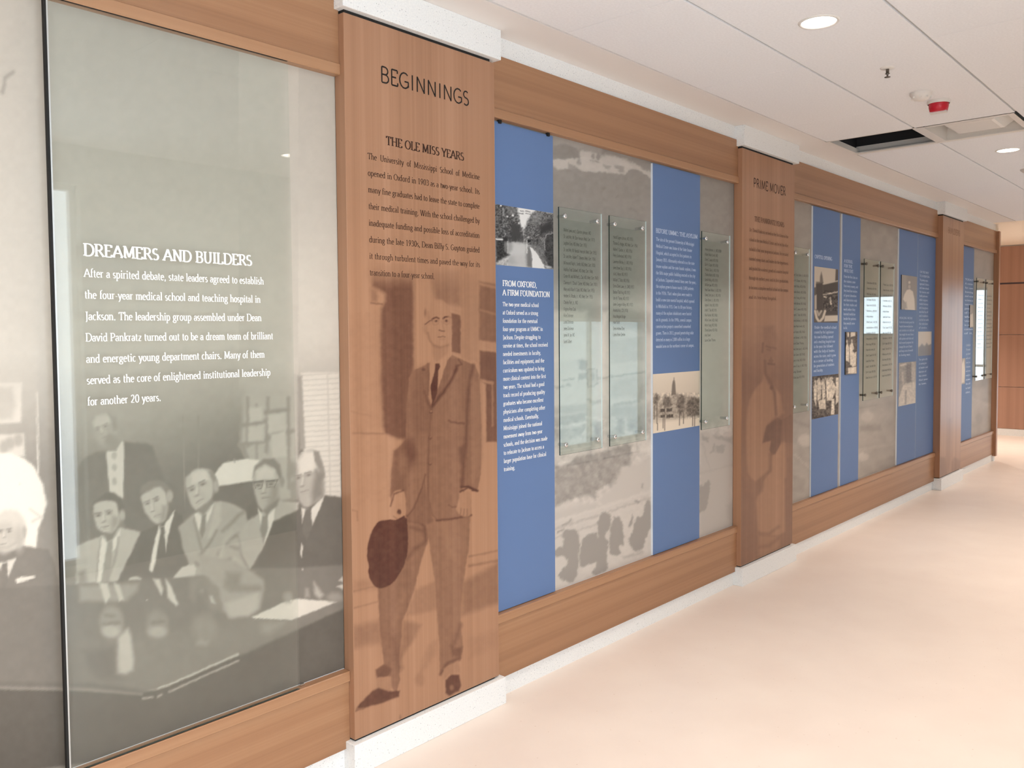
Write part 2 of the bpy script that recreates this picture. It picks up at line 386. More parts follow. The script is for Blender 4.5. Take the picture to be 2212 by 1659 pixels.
def lettering(name, lines, Y, cap, style, mat, parent, justify=False):
    """lines: (text, X0, X1, Z)"""
    V, F = [], []
    for t, X0, X1, Z in lines: setline(t, X0, X1, Z, Y, cap, *style, V, F, justify)
    o = mesh(name, V, F, mat, parent)
    if len(lines) > 2 or 'body' in name or 'name' in name: o['kind'] = 'stuff'
    return o
def block(txts, p0, p1, ends, Y):
    """first and last baseline starts in photo pixels, line ends as pixel x"""
    a_, b_ = at(*p0, Y), at(*p1, Y); n = len(txts); out = []
    for i, t in enumerate(txts):
        f = i/max(1, n-1); Z = a_[2]+(b_[2]-a_[2])*f; X0 = a_[0]+(b_[0]-a_[0])*f
        y = p0[1]+(p1[1]-p0[1])*f
        out.append((t, X0, at(ends[i], y, Y)[0], Z))
    return out

# ------------------------------------------------------------------ painter for the printed photographs
def catmull(pts, n=6):
    P = np.asarray(pts, float); m_ = len(P); out = []
    for i in range(m_):
        p0, p1, p2, p3 = P[i-1], P[i], P[(i+1) % m_], P[(i+2) % m_]
        for t in np.linspace(0, 1, n, endpoint=False):
            out.append(.5*((2*p1)+(-p0+p2)*t+(2*p0-5*p1+4*p2-p3)*t*t+(-p0+3*p1-3*p2+p3)*t**3))
    return np.array(out)
class Canvas:
    def __init__(s, x0, y0, x1, y1, v=0.0, res=1.0):
        s.x0, s.y0, s.r = x0, y0, res
        s.w, s.h = int((x1-x0)*res)+1, int((y1-y0)*res)+1
        s.a = np.full((s.h, s.w), float(v))
        s.X = x0+np.arange(s.w)/res; s.Y = y0+np.arange(s.h)/res
    def _win(s, bx0, by0, bx1, by1):
        i0 = max(0, int((bx0-s.x0)*s.r)); i1 = min(s.w, int((bx1-s.x0)*s.r)+2)
        j0 = max(0, int((by0-s.y0)*s.r)); j1 = min(s.h, int((by1-s.y0)*s.r)+2)
        return (slice(j0, j1), slice(i0, i1)) if i1 > i0 and j1 > j0 else None
    def _mix(s, win, al, v): s.a[win] = s.a[win]*(1-al)+v*al
    def poly(s, pts, v, blur=1.5, al=1.0, smooth=False):
        P = catmull(pts) if smooth else np.asarray(pts, float)
        win = s._win(P[:, 0].min()-blur, P[:, 1].min()-blur, P[:, 0].max()+blur, P[:, 1].max()+blur)
        if win is None: return
        gx, gy = np.meshgrid(s.X[win[1]], s.Y[win[0]])
        d2 = np.full(gx.shape, 1e9); ins = np.zeros(gx.shape, bool)
        Q = np.roll(P, -1, 0)
        for (ax, ay), (bx, by) in zip(P, Q):
            ex, ey = bx-ax, by-ay; L2 = ex*ex+ey*ey+1e-9
            t = np.clip(((gx-ax)*ex+(gy-ay)*ey)/L2, 0, 1)
            d2 = np.minimum(d2, (gx-ax-t*ex)**2+(gy-ay-t*ey)**2)
            cnd = ((ay > gy) != (by > gy))
            if ey != 0: ins ^= cnd & (gx < ex*(gy-ay)/ey+ax)
        sd = np.sqrt(d2)*np.where(ins, 1, -1)
        u = np.clip(sd/(2*max(blur, .3))+.5, 0, 1); u = u*u*(3-2*u)
        s._mix(win, u*al, v)
    def line(s, pts, width, v, blur=1.0, al=1.0):
        P = np.asarray(pts, float); m_ = width/2+blur
        win = s._win(P[:, 0].min()-m_, P[:, 1].min()-m_, P[:, 0].max()+m_, P[:, 1].max()+m_)
        if win is None: return
        gx, gy = np.meshgrid(s.X[win[1]], s.Y[win[0]]); d2 = np.full(gx.shape, 1e9)
        for (ax, ay), (bx, by) in zip(P[:-1], P[1:]):
            ex, ey = bx-ax, by-ay; L2 = ex*ex+ey*ey+1e-9
            t = np.clip(((gx-ax)*ex+(gy-ay)*ey)/L2, 0, 1)
            d2 = np.minimum(d2, (gx-ax-t*ex)**2+(gy-ay-t*ey)**2)
        u = np.clip((width/2-np.sqrt(d2))/(2*max(blur, .3))+.5, 0, 1)
        s._mix(win, u*al, v)
    def ell(s, cx, cy, rx, ry, v, blur=1.5, ang=0, al=1.0):
        m_ = max(rx, ry)+blur*2
        win = s._win(cx-m_, cy-m_, cx+m_, cy+m_)
        if win is None: return
        gx, gy = np.meshgrid(s.X[win[1]]-cx, s.Y[win[0]]-cy); t = math.radians(ang)
        ux, uy = gx*math.cos(t)+gy*math.sin(t), -gx*math.sin(t)+gy*math.cos(t)
        rr = np.sqrt((ux/rx)**2+(uy/ry)**2)
        u = np.clip((1-rr)*min(rx, ry)/(2*max(blur, .3))+.5, 0, 1); u = u*u*(3-2*u)
        s._mix(win, u*al, v)
    def fade(s, fn): 
        gx, gy = np.meshgrid(s.X, s.Y); s.a = fn(gx, gy, s.a)
    def noise(s, cell, amp, seed=0, fine=0.5):
        rs = np.random.RandomState(seed); tot = np.zeros_like(s.a); am = 1.0; c = cell
        for _ in range(3):
            gh, gw = int(s.h/(c*s.r))+3, int(s.w/(c*s.r))+3; g = rs.rand(gh, gw)*2-1
            yy = np.arange(s.h)/(c*s.r); xx = np.arange(s.w)/(c*s.r)
            j, i = yy.astype(int), xx.astype(int); fy, fx = (yy-j)[:, None], (xx-i)[None, :]
            fy = fy*fy*(3-2*fy); fx = fx*fx*(3-2*fx)
            tot += am*((g[j][:, i]*(1-fx)+g[j][:, i+1]*fx)*(1-fy)+(g[j+1][:, i]*(1-fx)+g[j+1][:, i+1]*fx)*fy)
            am *= fine; c = max(c/2.2, 1.0)
        return tot*amp
    def warp(s, cell, amp, seed=1): s.wx, s.wy = s.noise(cell, amp, seed), s.noise(cell, amp, seed+1)
    def face(s, e1, e2, n, m, k, d):
        """eyes, nose tip, mouth in photo pixels; k eye spacing, d darkest value"""
        tx, ty = e2[0]-e1[0], e2[1]-e1[1]; l = math.hypot(tx, ty); tx /= l; ty /= l; a_ = math.degrees(math.atan2(ty, tx))
        for ex, ey in (e1, e2):
            s.ell(ex, ey-.03*k, .34*k, .19*k, d+.14, .12*k, a_, .8)
            s.line([(ex-.30*k*tx+.24*k*ty, ey-.30*k*ty-.24*k*tx), (ex+.30*k*tx+.24*k*ty, ey+.30*k*ty-.24*k*tx)], .10*k, d+.04, .07*k, .85)
            s.ell(ex, ey+.02*k, .15*k, .085*k, d, .05*k, a_, .9)
        mx, my = (e1[0]+e2[0])/2, (e1[1]+e2[1])/2
        s.line([(mx+.10*k, my+.05*k), (n[0]+.17*k, n[1]-.05*k)], .13*k, d+.20, .12*k, .55)
        s.line([(mx-.04*k, my+.10*k), (n[0]-.02*k, n[1]-.10*k)], .14*k, min(1, d+.50), .10*k, .5)
        s.ell(n[0], n[1]+.03*k, .22*k, .075*k, d+.10, .07*k, a_, .8)
        s.line([(m[0]-.34*k*tx, m[1]-.34*k*ty), (m[0]+.34*k*tx, m[1]+.34*k*ty)], .09*k, d+.06, .07*k, .85)
        s.ell(m[0]+.02*k, m[1]+.22*k, .22*k, .06*k, d+.20, .09*k, a_, .5)
        s.ell(n[0]+.55*k, n[1]+.1*k, .22*k, .5*k, d+.24, .22*k, a_, .4)
    def sample(s, x, y):
        if hasattr(s, 'wx'):
            i = np.clip(((x-s.x0)*s.r).astype(int), 0, s.w-1); j = np.clip(((y-s.y0)*s.r).astype(int), 0, s.h-1)
            x, y = x+s.wx[j, i], y+s.wy[j, i]
        u = np.clip((x-s.x0)*s.r, 0, s.w-1.001); v = np.clip((y-s.y0)*s.r, 0, s.h-1.001)
        i, j = u.astype(int), v.astype(int); fu, fv = u-i, v-j
        A = s.a
        return (A[j, i]*(1-fu)+A[j, i+1]*fu)*(1-fv)+(A[j+1, i]*(1-fu)+A[j+1, i+1]*fu)*fv

def grid_print(name, parent, mat, X0, X1, Z0, Z1, Y, nx, nz, canvas, attr, ramp=None):
    xs = np.linspace(X0, X1, nx+1); zs = np.linspace(Z0, Z1, nz+1)
    gx, gz = np.meshgrid(xs, zs); P = np.stack([gx.ravel(), np.full(gx.size, Y), gz.ravel()], 1)
    px, py = pj(P); val = np.clip(canvas.sample(px, py), 0, 1)
    b = base_of(parent); me = bpy.data.meshes.new(name)
    ii = np.arange(nz)[:, None]*(nx+1)+np.arange(nx)[None, :]
    q = np.stack([ii, ii+1, ii+nx+2, ii+nx+1], -1).reshape(-1, 4)
    me.vertices.add(len(P)); me.vertices.foreach_set('co', ((P-b)*K).astype(np.float32).ravel())
    nf = len(q); me.loops.add(nf*4); me.loops.foreach_set('vertex_index', q.astype(np.int32).ravel())
    me.polygons.add(nf); me.polygons.foreach_set('loop_start', np.arange(nf, dtype=np.int32)*4)
    me.materials.append(MATS[mat]); me.update(calc_edges=True)
    if attr == 'tone':
        at_ = me.attributes.new('tone', 'FLOAT', 'POINT'); at_.data.foreach_set('value', val.astype(np.float32))
    else:
        lo, hi = ramp; c = np.asarray(lo, float)[None]*(1-val[:, None])+np.asarray(hi, float)[None]*val[:, None]
        c = np.concatenate([lin(c), np.ones((len(c), 1))], 1)
        at_ = me.attributes.new('print', 'FLOAT_COLOR', 'POINT'); at_.data.foreach_set('color', c.astype(np.float32).ravel())
    o = bpy.data.objects.new(name, me); COL.objects.link(o); o.parent = parent
    return o
# ------------------------------------------------------------------ dimensions
L = [1.764, 4.607, 8.595]; R = [2.494, 5.335, 9.317]; YF = [0.0, 0.0, -.018]
XB, XE, XW, XEND = -4.0, 10.87, 10.93, 13.68      # back wall, end trim, wall end, far wall
YR, YC = -3.2, 4.0                                # window wall, far end of the side corridor
ZC, ZD = 2.69, 3.15                               # ceiling, deck above it
REC = 0.053                                       # face of the recessed murals
Z0R, Z1R = 0.352, 2.362                           # recess opening
XS = -2.2                                         # left end of the first bay
BAYS = [(XS, L[0]), (R[0], L[1]), (R[1], L[2]), (R[2], XE)]

# ------------------------------------------------------------------ setting
floor = box('floor', XB-.2, XEND+.2, YR-.2, YC+.2, -.05, 0, 'floor_sheet', base=(0, 0, 0)); tag(floor, 'pale cream speckled sheet floor of the corridor', 'floor', kind='structure')
wl = box('wall_left', XB, XW, .085, .35, 0, ZC+.3, 'wall_paint', base=(0, .085, 0)); tag(wl, 'long display wall with wood rails and recessed murals', 'wall', kind='structure')
BN = ['first bay', 'bay after the BEGINNINGS pilaster', 'bay after the PRIME MOVER pilaster', 'last narrow bay']
for k, (a0, a1) in enumerate(BAYS):
    u = empty('trim_%d' % (2+2*k), ((a0+a1)/2, .058, Z1R)); tag(u, 'wood head rail with bead and stone cornice over the '+BN[k], 'trim', kind='structure')
    box('upper_rail', a0, a1, .027, .058, 2.399, 2.612, 'rail_wood', u, b=.0012)
    box('upper_bead', a0, a1, .020, .058, Z1R, 2.399, 'rail_wood', u, b=.0025)
    box('stone_cornice', a0, a1, .037, .058, 2.612, ZC, 'speckled_stone', u)
    d = empty('trim_%d' % (3+2*k), ((a0+a1)/2, .058, 0)); tag(d, 'wood foot rail with bead and stone skirting under the '+BN[k], 'trim', kind='structure')
    box('lower_rail', a0, a1, .027, .058, .081, .313, 'rail_wood', d, b=.0012)
    box('lower_bead', a0, a1, .020, .058, .313, Z0R-.002, 'rail_wood', d, b=.0025)
    box('stone_skirting', a0, a1, .037, .058, 0, .081, 'speckled_stone', d)
tr = empty('trim_1', (XE+.03, .02, 0)); tag(tr, 'narrow wood end trim closing the display wall', 'trim', kind='structure')
box('edge_board', XE, XW, -.002, .35, .06, 2.61, 'pilaster_wood', tr, b=.002)
box('stone_foot', XE+.004, XW-.004, .02, .35, 0, .06, 'speckled_stone', tr)
box('head_block', XE+.004, XW-.004, .02, .35, 2.61, ZC, 'lit_drywall', tr)

wc = box('wall_corridor', XW-.2, XW-.004, .35, YC, 0, ZC+.3, 'wall_paint', base=(XW, 1, 0)); tag(wc, 'plain side corridor wall around the corner', 'wall', kind='structure')
wf = box('wall_far', XW-.2, XEND+.2, YC, YC+.2, 0, ZD, 'wall_paint', base=(XEND, YC, 0)); tag(wf, 'plain wall closing the side corridor', 'wall', kind='structure')

def holed_wall(name, along, c0, c1, a0, a1, holes, z1, mat, base, label):
    """wall slab from a0 to a1 along 'x' or 'y' with rectangular holes (h0,h1,z0,z1)"""
    bx = []; cur = a0
    for h0, h1, zz0, zz1 in sorted(holes):
        bx.append((cur, h0, 0, z1)); bx.append((h0, h1, 0, zz0)); bx.append((h0, h1, zz1, z1)); cur = h1
    bx.append((cur, a1, 0, z1)); out = []
    for p0, p1, q0, q1 in bx:
        if p1-p0 < 1e-4 or q1-q0 < 1e-4: continue
        out.append((p0, p1, c0, c1, q0, q1) if along == 'x' else (c0, c1, p0, p1, q0, q1))
    return tag(multibox(name, out, mat, base=base), label, 'wall', kind='structure')
WIN_R = [(-3.4, -1.0, .75, 2.35), (-.60, 2.20, .05, 2.45), (6.5, 8.75, .25, 1.66)]
WIN_B = [(-2.9, -1.9, 1.0, 2.2)]
wr = holed_wall('wall_right', 'x', YR-.2, YR, XB, XEND, WIN_R, ZD, 'window_wall_paint', (4, YR, 0), 'painted window wall facing the display wall')
wb = holed_wall('wall_back', 'y', XB-.2, XB, YR-.2, .35, WIN_B, ZD, 'wall_paint', (XB, 0, 0), 'wall with a small window behind the camera')
WIN_E = [(-1.62, -.70, .02, 2.11), (-2.62, -1.98, 1.42, 2.06)]
we = holed_wall('wall_end', 'y', XEND, XEND+.2, YR-.2, YC, WIN_E, ZD, 'wall_paint', (XEND, 0, 0), 'far end wall clad in stained wood panels')
ys = [-.62, .72, 2.06, YC]
for k in range(3):
    for z0, z1 in ((.096, .686), (.692, 1.426), (1.432, 2.140), (2.164, 2.672)):
        box('wood_panel', XEND-.02, XEND, ys[k]+.003, ys[k+1]-.003, z0, z1, 'end_panel_wood', we, b=.0015)
box('dark_reveal', XEND-.012, XEND, ys[0], YC, 2.140, 2.164, 'reveal_dark', we)
box('stone_skirting', XEND-.03, XEND, ys[0], YC, 0, .094, 'speckled_stone', we)

def window(n, along, c, h0, h1, z0, z1, label, mull=1, rail=None, flip=1, pane='window_glass'):
    root = empty('window_%d' % n, ((h0+h1)/2, c, z0) if along == 'x' else (c, (h0+h1)/2, z0)); tag(root, label, 'window', kind='structure')
    t, d = .035, .05; fr = [(h0, h0+t, z0, z1), (h1-t, h1, z0, z1), (h0, h1, z0, z0+t), (h0, h1, z1-t, z1)]
    for k in range(1, mull+1):
        x = h0+(h1-h0)*k/(mull+1); fr.append((x-t/2, x+t/2, z0, z1))
    if rail: fr.append((h0, h1, rail-t/2, rail+t/2))
    f = lambda p, e: (p[0], p[1], c-e, c+e, p[2], p[3]) if along == 'x' else (c-e, c+e, p[0], p[1], p[2], p[3])
    multibox('window_frame', [f(p, d/2) for p in fr], 'window_frame', root)
    box('pane', *f((h0+t*.5, h1-t*.5, z0+t*.5, z1-t*.5), .003), pane, root)
    # daylight portal: tells the renderer where the sky comes in, gives off nothing itself
    ld = bpy.data.lights.new('sky_portal', 'AREA'); ld.shape = 'RECTANGLE'; ld.size = (h1-h0)*K; ld.size_y = (z1-z0)*K; ld.cycles.is_portal = True
    lo = bpy.data.objects.new('sky_portal', ld); COL.objects.link(lo)
    if along == 'x':
        lo.location = Vector(((h0+h1)/2, c-.12, (z0+z1)/2))*K; lo.rotation_euler = (math.pi/2, 0, 0)
    else:
        lo.location = Vector((c+.12*flip, (h0+h1)/2, (z0+z1)/2))*K; lo.rotation_euler = (math.pi/2, 0, flip*math.pi/2)
    return root
window(1, 'x', YR-.1, *WIN_R[0], 'wide corridor window nearest the back wall', 2)
window(2, 'x', YR-.1, *WIN_R[1], 'tall wide corridor window facing the first mural', 2)
window(6, 'x', YR-.1, *WIN_R[2], 'low grey-tinted corridor window opposite the name plaques', 1, pane='grey_glass')
window(5, 'y', XB-.1, *WIN_B[0], 'small window in the back wall behind the camera', 0, flip=-1)
window(3, 'y', XEND+.1, *WIN_E[0], 'full height glazed door leaf in the end wall', 0, .98, pane='tinted_glass')
window(4, 'y', XEND+.1, *WIN_E[1], 'small high window beside the glazed door', 0, pane='tinted_glass')

# ------------------------------------------------------------------ ceiling
ce = box('ceiling', XB-.2, XEND+.2, YR-.2, YC+.2, ZD, ZD+.1, 'plenum_dark', base=(4, -1, ZD)); tag(ce, 'white lay-in tile ceiling', 'ceiling', kind='structure')
YROW = [-.187, -.708, -1.235, -1.760, -2.285, -2.81, YR]
XT = [XB]+[2.712+1.062*k for k in range(-6, 8)]+[10.71]
XO0, XO1 = 5.367, 5.898                           # open / diffuser cell
g = .0055
TM = {}
def tile(x0, x1, y0, y1):
    key = (round(x1-x0, 4), round(y1-y0, 4))
    c = ((x0+x1)/2, (y0+y1)/2, ZC)
    if key not in TM:
        o = box('ceiling_tile', x0+.0012, x1-.0012, y1+g, y0-g, ZC, ZC+.018, 'ceiling_tile', base=c, b=.0006)
        TM[key] = o.data
    else:
        o = bpy.data.objects.new('ceiling_tile', TM[key]); COL.objects.link(o); o.location = Vector(c)*K
    if 'base' in o: del o['base']
    o.location = (Vector(c)-Vector((4, -1, ZD)))*K; o.parent = ce
for r in range(6):
    for i in range(len(XT)-1):
        x0, x1 = XT[i], XT[i+1]
        if x1-x0 < .02: continue
        if r == 1 and x0 in (XT[7], XT[8]): continue
        if r < 2 and x0 < XO0 < x1: tile(XT[7] if r == 1 else x0, XO0, YROW[r], YROW[r+1]); continue
        tile(x0, x1, YROW[r], YROW[r+1])
for y in YROW[:-1]:
    if y > -1.3 and y < -.5 or y == YROW[0]:
        segs = [(XB, XO0), (XO1, 10.71)]
    else: segs = [(XB, 10.71)]
    for s0, s1 in segs: box('grid_bar', s0, s1, y-.010, y+.010, ZC+.006, ZC+.03, 'aluminium', ce)
for x in XT[1:-1]:
    if x in (XO1,): continue
    for r in range(6):
        if r == 1 and x in (XT[8], XT[9]): continue
        box('cross_bar', x-.008, x+.008, YROW[r+1]+.011, YROW[r]-.011, ZC+.006, ZC+.025, 'aluminium', ce)
box('border_board', XB, 10.71, YROW[0]+.004, .058, ZC, ZC+.03, 'drywall', ce)
box('corridor_board', 10.71, XEND, YR, YC, ZC, ZC+.03, 'lit_drywall', ce)

# open ceiling bay: lay-in tile missing, dark plenum above, metal angle around it
ob_ = empty('open_ceiling_bay', ((XO0+XO1)/2, -.45, ZC)); tag(ob_, 'dark open bay in the ceiling where a tile is missing', 'ceiling opening')
y0, y1 = YROW[0], YROW[1]
multibox('edge_angle', [(XO0, XO1, y0-.022, y0+.002, ZC-.002, ZC+.03), (XO0, XO0+.012, y1, y0, ZC-.001, ZC+.03), (XO1-.045, XO1, y1+.01, y0, ZC-.003, ZC+.005), (XO1-.010, XO1, y1+.01, y0, ZC+.005, ZC+.05), (XO0, XO1, y1-.012, y1+.012, ZC-.002, ZC+.03)], 'white_metal', ob_)
multibox('plenum_liner', [(XO0, XO1, y0-.002, y0+.004, ZC+.03, ZC+.30), (XO0, XO1, y1-.004, y1+.002, ZC+.03, ZC+.30), (XO0-.004, XO0+.002, y1, y0, ZC+.03, ZC+.30), (XO1-.002, XO1+.004, y1, y0, ZC+.05, ZC+.30), (XO0, XO1, y1, y0, ZC+.30, ZC+.31)], 'plenum_dark', ob_)
multibox('conduit', [(XO1-.14, XO1-.125, y1, y0, ZC+.10, ZC+.112)], 'aluminium', ob_)

# air diffuser: pan with stepped cone and a central plaque
df = empty('air_diffuser', ((XO0+XO1)/2, -.97, ZC)); tag(df, 'white metal square air diffuser in the ceiling beside the dark open bay', 'air diffuser')
def pan(name, rings, mat, parent, cxy):
    v, f = [], []
    for hx, hy, z in rings:
        n0 = len(v); v += [(cxy[0]-hx, cxy[1]-hy, z), (cxy[0]+hx, cxy[1]-hy, z), (cxy[0]+hx, cxy[1]+hy, z), (cxy[0]-hx, cxy[1]+hy, z)]
        if n0: f += [(n0-4+i, n0-4+(i+1) % 4, n0+(i+1) % 4, n0+i) for i in range(4)]
    f.append(tuple(range(len(v)-4, len(v))))
    return fix_normals(mesh(name, v, f, mat, parent))
cxy = ((XO0+XO1)/2, (YROW[1]+YROW[2])/2); hx, hy = (XO1-XO0)/2-.003, (YROW[1]-YROW[2])/2-.012
pan('outer_pan', [(hx, hy, ZC-.002), (hx-.035, hy-.035, ZC-.002), (hx-.045, hy-.045, ZC+.09), (hx-.09, hy-.10, ZC+.11)], 'white_metal', df, cxy)
pan('deflector', [(hx-.075, hy-.075, ZC+.060), (hx-.085, hy-.085, ZC+.052), (hx-.125, hy-.125, ZC+.012), (hx-.14, hy-.14, ZC+.008)], 'white_metal', df, cxy)
box('edge_bar', XO1-.045, XO1, YROW[2], YROW[1], ZC-.003, ZC+.005, 'white_metal', df)

# recessed downlights
def downlight(x, y, label, r=.064, gain=1.0):
    t = empty('downlight', (x, y, ZC)); tag(t, label, 'downlight', 'recessed round ceiling lamps')
    lathe('trim_ring', [(r, -.001), (r+.002, -.0045), (r+.010, -.004), (r+.013, 0)], (x, y, ZC), 'z', 'white_metal', t)
    v = [(x, y, ZC-.0012)]+[(x+r*math.cos(k*math.pi/16), y+r*math.sin(k*math.pi/16), ZC-.0012) for k in range(32)]
    mesh('lens', v, [(0, 1+(k+1) % 32, 1+k) for k in range(32)], 'lamp_glow', t)
    ld = bpy.data.lights.new('beam', 'SPOT'); ld.energy = SPOT_WATTS*gain; ld.color = (1.0, .895, .79); ld.spot_size = math.radians(100 if y > -2 else 114); ld.spot_blend = 1.0; ld.shadow_soft_size = r*K*.5
    lo = bpy.data.objects.new('beam', ld); COL.objects.link(lo); lo.parent = t; lo.location = (0, 0, -.012)
downlight(3.281, -.977, 'bright round ceiling downlight, the nearer and larger of the two in view')
downlight(6.455, -.977, 'small far ceiling downlight beyond the air diffuser', gain=1.5)
for x, y, l in ((-2.9, -.977, 'round ceiling downlight by the back wall'), (.15, -.977, 'round ceiling downlight above the first mural'), (1.55, -.76, 'round ceiling downlight aimed at the glass sheet lettering'), (9.62, -.977, 'round ceiling downlight near the wall end'),
                (12.3, .95, 'round ceiling downlight in the side corridor, nearer one'), (12.3, 2.6, 'round ceiling downlight in the side corridor, farther one'), (.15, -2.5, 'round ceiling downlight in the window-side row, nearest the camera'), (3.281, -2.5, 'round ceiling downlight in the window-side row, second one'), (4.87, -2.5, 'unseen ceiling lamp added in the window-side row for floor light, third one'), (6.455, -2.5, 'unseen ceiling lamp added in the window-side row for floor light, fourth one'), (9.62, -2.5, 'unseen ceiling lamp added in the window-side row for floor light, last one'), (12.3, -1.4, 'round ceiling downlight before the glazed door')):  # third to last window-side lamps are added to brighten the floor
    downlight(x, y, l, gain=2.7 if x > 12 else .55 if (x, y) == (1.55, -.76) else .95 if x < 1 and y > -1 else 1.5 if x > 6 else 1.0 if x > 4 else .95)

# ceiling devices
def disc_device(name, x, y, prof, mat, label, cat):
    t = empty(name, (x, y, ZC)); tag(t, label, cat); lathe('body', prof, (x, y, ZC), 'z', mat, t); return t
sd = disc_device('smoke_detector', 4.600, -.968, [(.052, 0), (.052, -.010), (.046, -.020), (.034, -.034), (.016, -.040), (0.0005, -.041)], 'white_plastic', 'white domed smoke detector between sprinkler and red strobe', 'smoke detector')
for k in range(8):
    t = k*math.pi/4+.2
    box('vent_slot', 4.6+.040*math.cos(t)-.006, 4.6+.040*math.cos(t)+.006, -.968+.040*math.sin(t)-.005, -.968+.040*math.sin(t)+.005, ZC-.0305, ZC-.022, 'white_metal', sd)
st = disc_device('fire_strobe', 4.822, -.990, [(.056, 0), (.056, -.012), (.052, -.018)], 'white_plastic', 'red fire alarm strobe on a white round ceiling plate', 'alarm strobe')
lathe('red_dome', [(.048, -.016), (.047, -.034), (.042, -.056), (.030, -.058), (.0005, -.058)], (4.822, -.990, ZC), 'z', 'red_plastic', st)
multibox('clear_lens', [(4.806, 4.838, -1.03, -.95, ZC-.064, ZC-.056)], 'white_plastic', st)
sp_ = disc_device('sprinkler_head', 4.060, -.980, [(.032, 0), (.031, -.003), (.020, -.006), (.008, -.007)], 'white_metal', 'small pendant sprinkler head with a round escutcheon', 'sprinkler')
lathe('stem', [(.007, -.006), (.007, -.026), (.011, -.027), (.004, -.031), (.0035, -.042), (.0005, -.043)], (4.06, -.98, ZC), 'z', 'dark_steel', sp_, n=16)
lathe('deflector', [(.0005, -.041), (.013, -.042), (.013, -.0435), (.0005, -.0436)], (4.06, -.98, ZC), 'z', 'dark_steel', sp_, n=16)
disc_device('ceiling_speaker', 7.33, -.94, [(.060, 0), (.058, -.010), (.044, -.022), (.020, -.032), (.0005, -.034)], 'white_plastic', 'white domed ceiling device farthest down the corridor, past the far downlight', 'detector')
# ------------------------------------------------------------------ pilasters
def crop(x0, y0, s): return lambda *p: [(x0+p[i]/s, y0+p[i+1]/s) for i in range(0, len(p), 2)]
def pilaster(i, label):
    l, r, f = L[i], R[i], YF[i]
    t = empty('graphic_pilaster', ((l+r)/2, 0, 0)); tag(t, label, 'pilaster')
    box('plinth', l-.018, r+.018, f-.022, .0525, 0, .108, 'speckled_stone', t, b=.0015)
    box('cap', l-.018, r+.018, f-.022, .0525, 2.574, ZC, 'speckled_stone', t, b=.0015)
    box('shadow_gap', l+.004, r-.022, f+.004, .0525, .108, .114, 'black_gap', t)
    box('shadow_gap', l+.004, r-.022, f+.004, .0525, 2.563, 2.574, 'black_gap', t)
    box('wood_panel', l, r, f, .0525, .114, 2.563, 'pilaster_wood', t, b=.0012)
    return t
P0 = pilaster(0, 'wood pilaster panel titled BEGINNINGS with a printed man in a suit holding a hat')
P1 = pilaster(1, 'wood pilaster panel titled PRIME MOVER with a printed figure in a pale coat')
P2 = pilaster(2, 'farthest wood pilaster panel, glossy, with faint print near its foot')
YT = -.0008

# --- printed man
C = Canvas(740, 560, 1090, 1610, 0.0)
a5 = crop(720, 600, 3.13); a6 = crop(720, 1000, 2.5175); af = crop(860, 620, 5.925)
C.poly(a5(105,260, 330,210, 330,1000, 105,1100), .06, 12)
C.poly(a5(255,-40, 262,60, 310,80, 350,112, 350,160, 322,210, 318,400, 320,700, 335,1000, 345,1060, 420,1085, 520,1100, 545,1000, 545,-40), .62, 7)
C.poly(a5(250,70, 300,85, 300,165, 255,160), .30, 5); C.line(a5(255,170, 330,180), 3, .55, 2)
C.poly(a5(250,-140, 545,-140, 545,-20, 250,-20), .35, 22)
C.poly(a5(640,-60, 860,-60, 860,190, 700,190), .34, 10); C.poly(a5(790,235, 862,250, 862,520, 800,505), .58, 3)
C.line(a5(770,200, 865,240), 9, .08, 2); C.line(a5(790,510, 865,525), 5, .1, 2)
C.poly(a5(872,-30, 975,-30, 975,570, 872,545), .10, 5)
C.poly(a5(985,20, 1110,45, 1110,440, 985,425), .46, 4); C.line(a5(985,40, 1110,70), 5, .15, 2); C.line(a5(985,215, 1110,250), 4, .25, 2)
C.line(a5(990,445, 1110,475), 11, .05, 3); C.poly(a5(990,490, 1110,505, 1110,1110, 1035,1110, 1030,720, 990,690), .60, 3)
C.line(a5(1000,695, 1075,712), 6, .12, 2); C.line(a5(1075,712, 1078,1000), 3, .3, 2)
C.poly(a5(95,1050, 340,1055, 420,1085, 415,1160, 390,1300, 385,1500, 130,1560, 100,1500), .03, 6)
C.line(a5(120,905, 250,935), 3, .2, 3); C.line(a5(130,1050, 340,1055), 4, .28, 2); C.line(a5(120,1570, 160,1580, 165,1640), 3, .28, 2)
# ground shadows
C.poly(a6(110,640, 240,630, 240,690, 110,700), .14, 8); C.line(a6(110,698, 240,668), 3, .3, 2); C.line(a6(110,790, 240,755), 3, .28, 2)
C.line(a6(740,510, 900,475), 4, .3, 2); C.line(a6(740,560, 900,530), 5, .35, 3)
C.poly(a6(700,650, 900,540, 905,760, 700,830), .34, 8); C.poly(a6(105,890, 255,850, 262,980, 105,1010), .28, 9)
C.poly(a6(440,690, 560,640, 565,800, 470,820, 400,830), .22, 6); C.poly(a6(375,850, 480,880, 440,960, 365,1070), .30, 6)
C.poly(a6(520,990, 570,960, 560,1040, 480,1150, 450,1190), .14, 8); C.poly(a6(730,960, 900,900, 905,1000, 740,1060), .10, 10)
C.ell(*a6(470,1180)[0], 10, 14, .18, 6); C.ell(*a6(365,1385)[0], 3, 6, .3, 2)
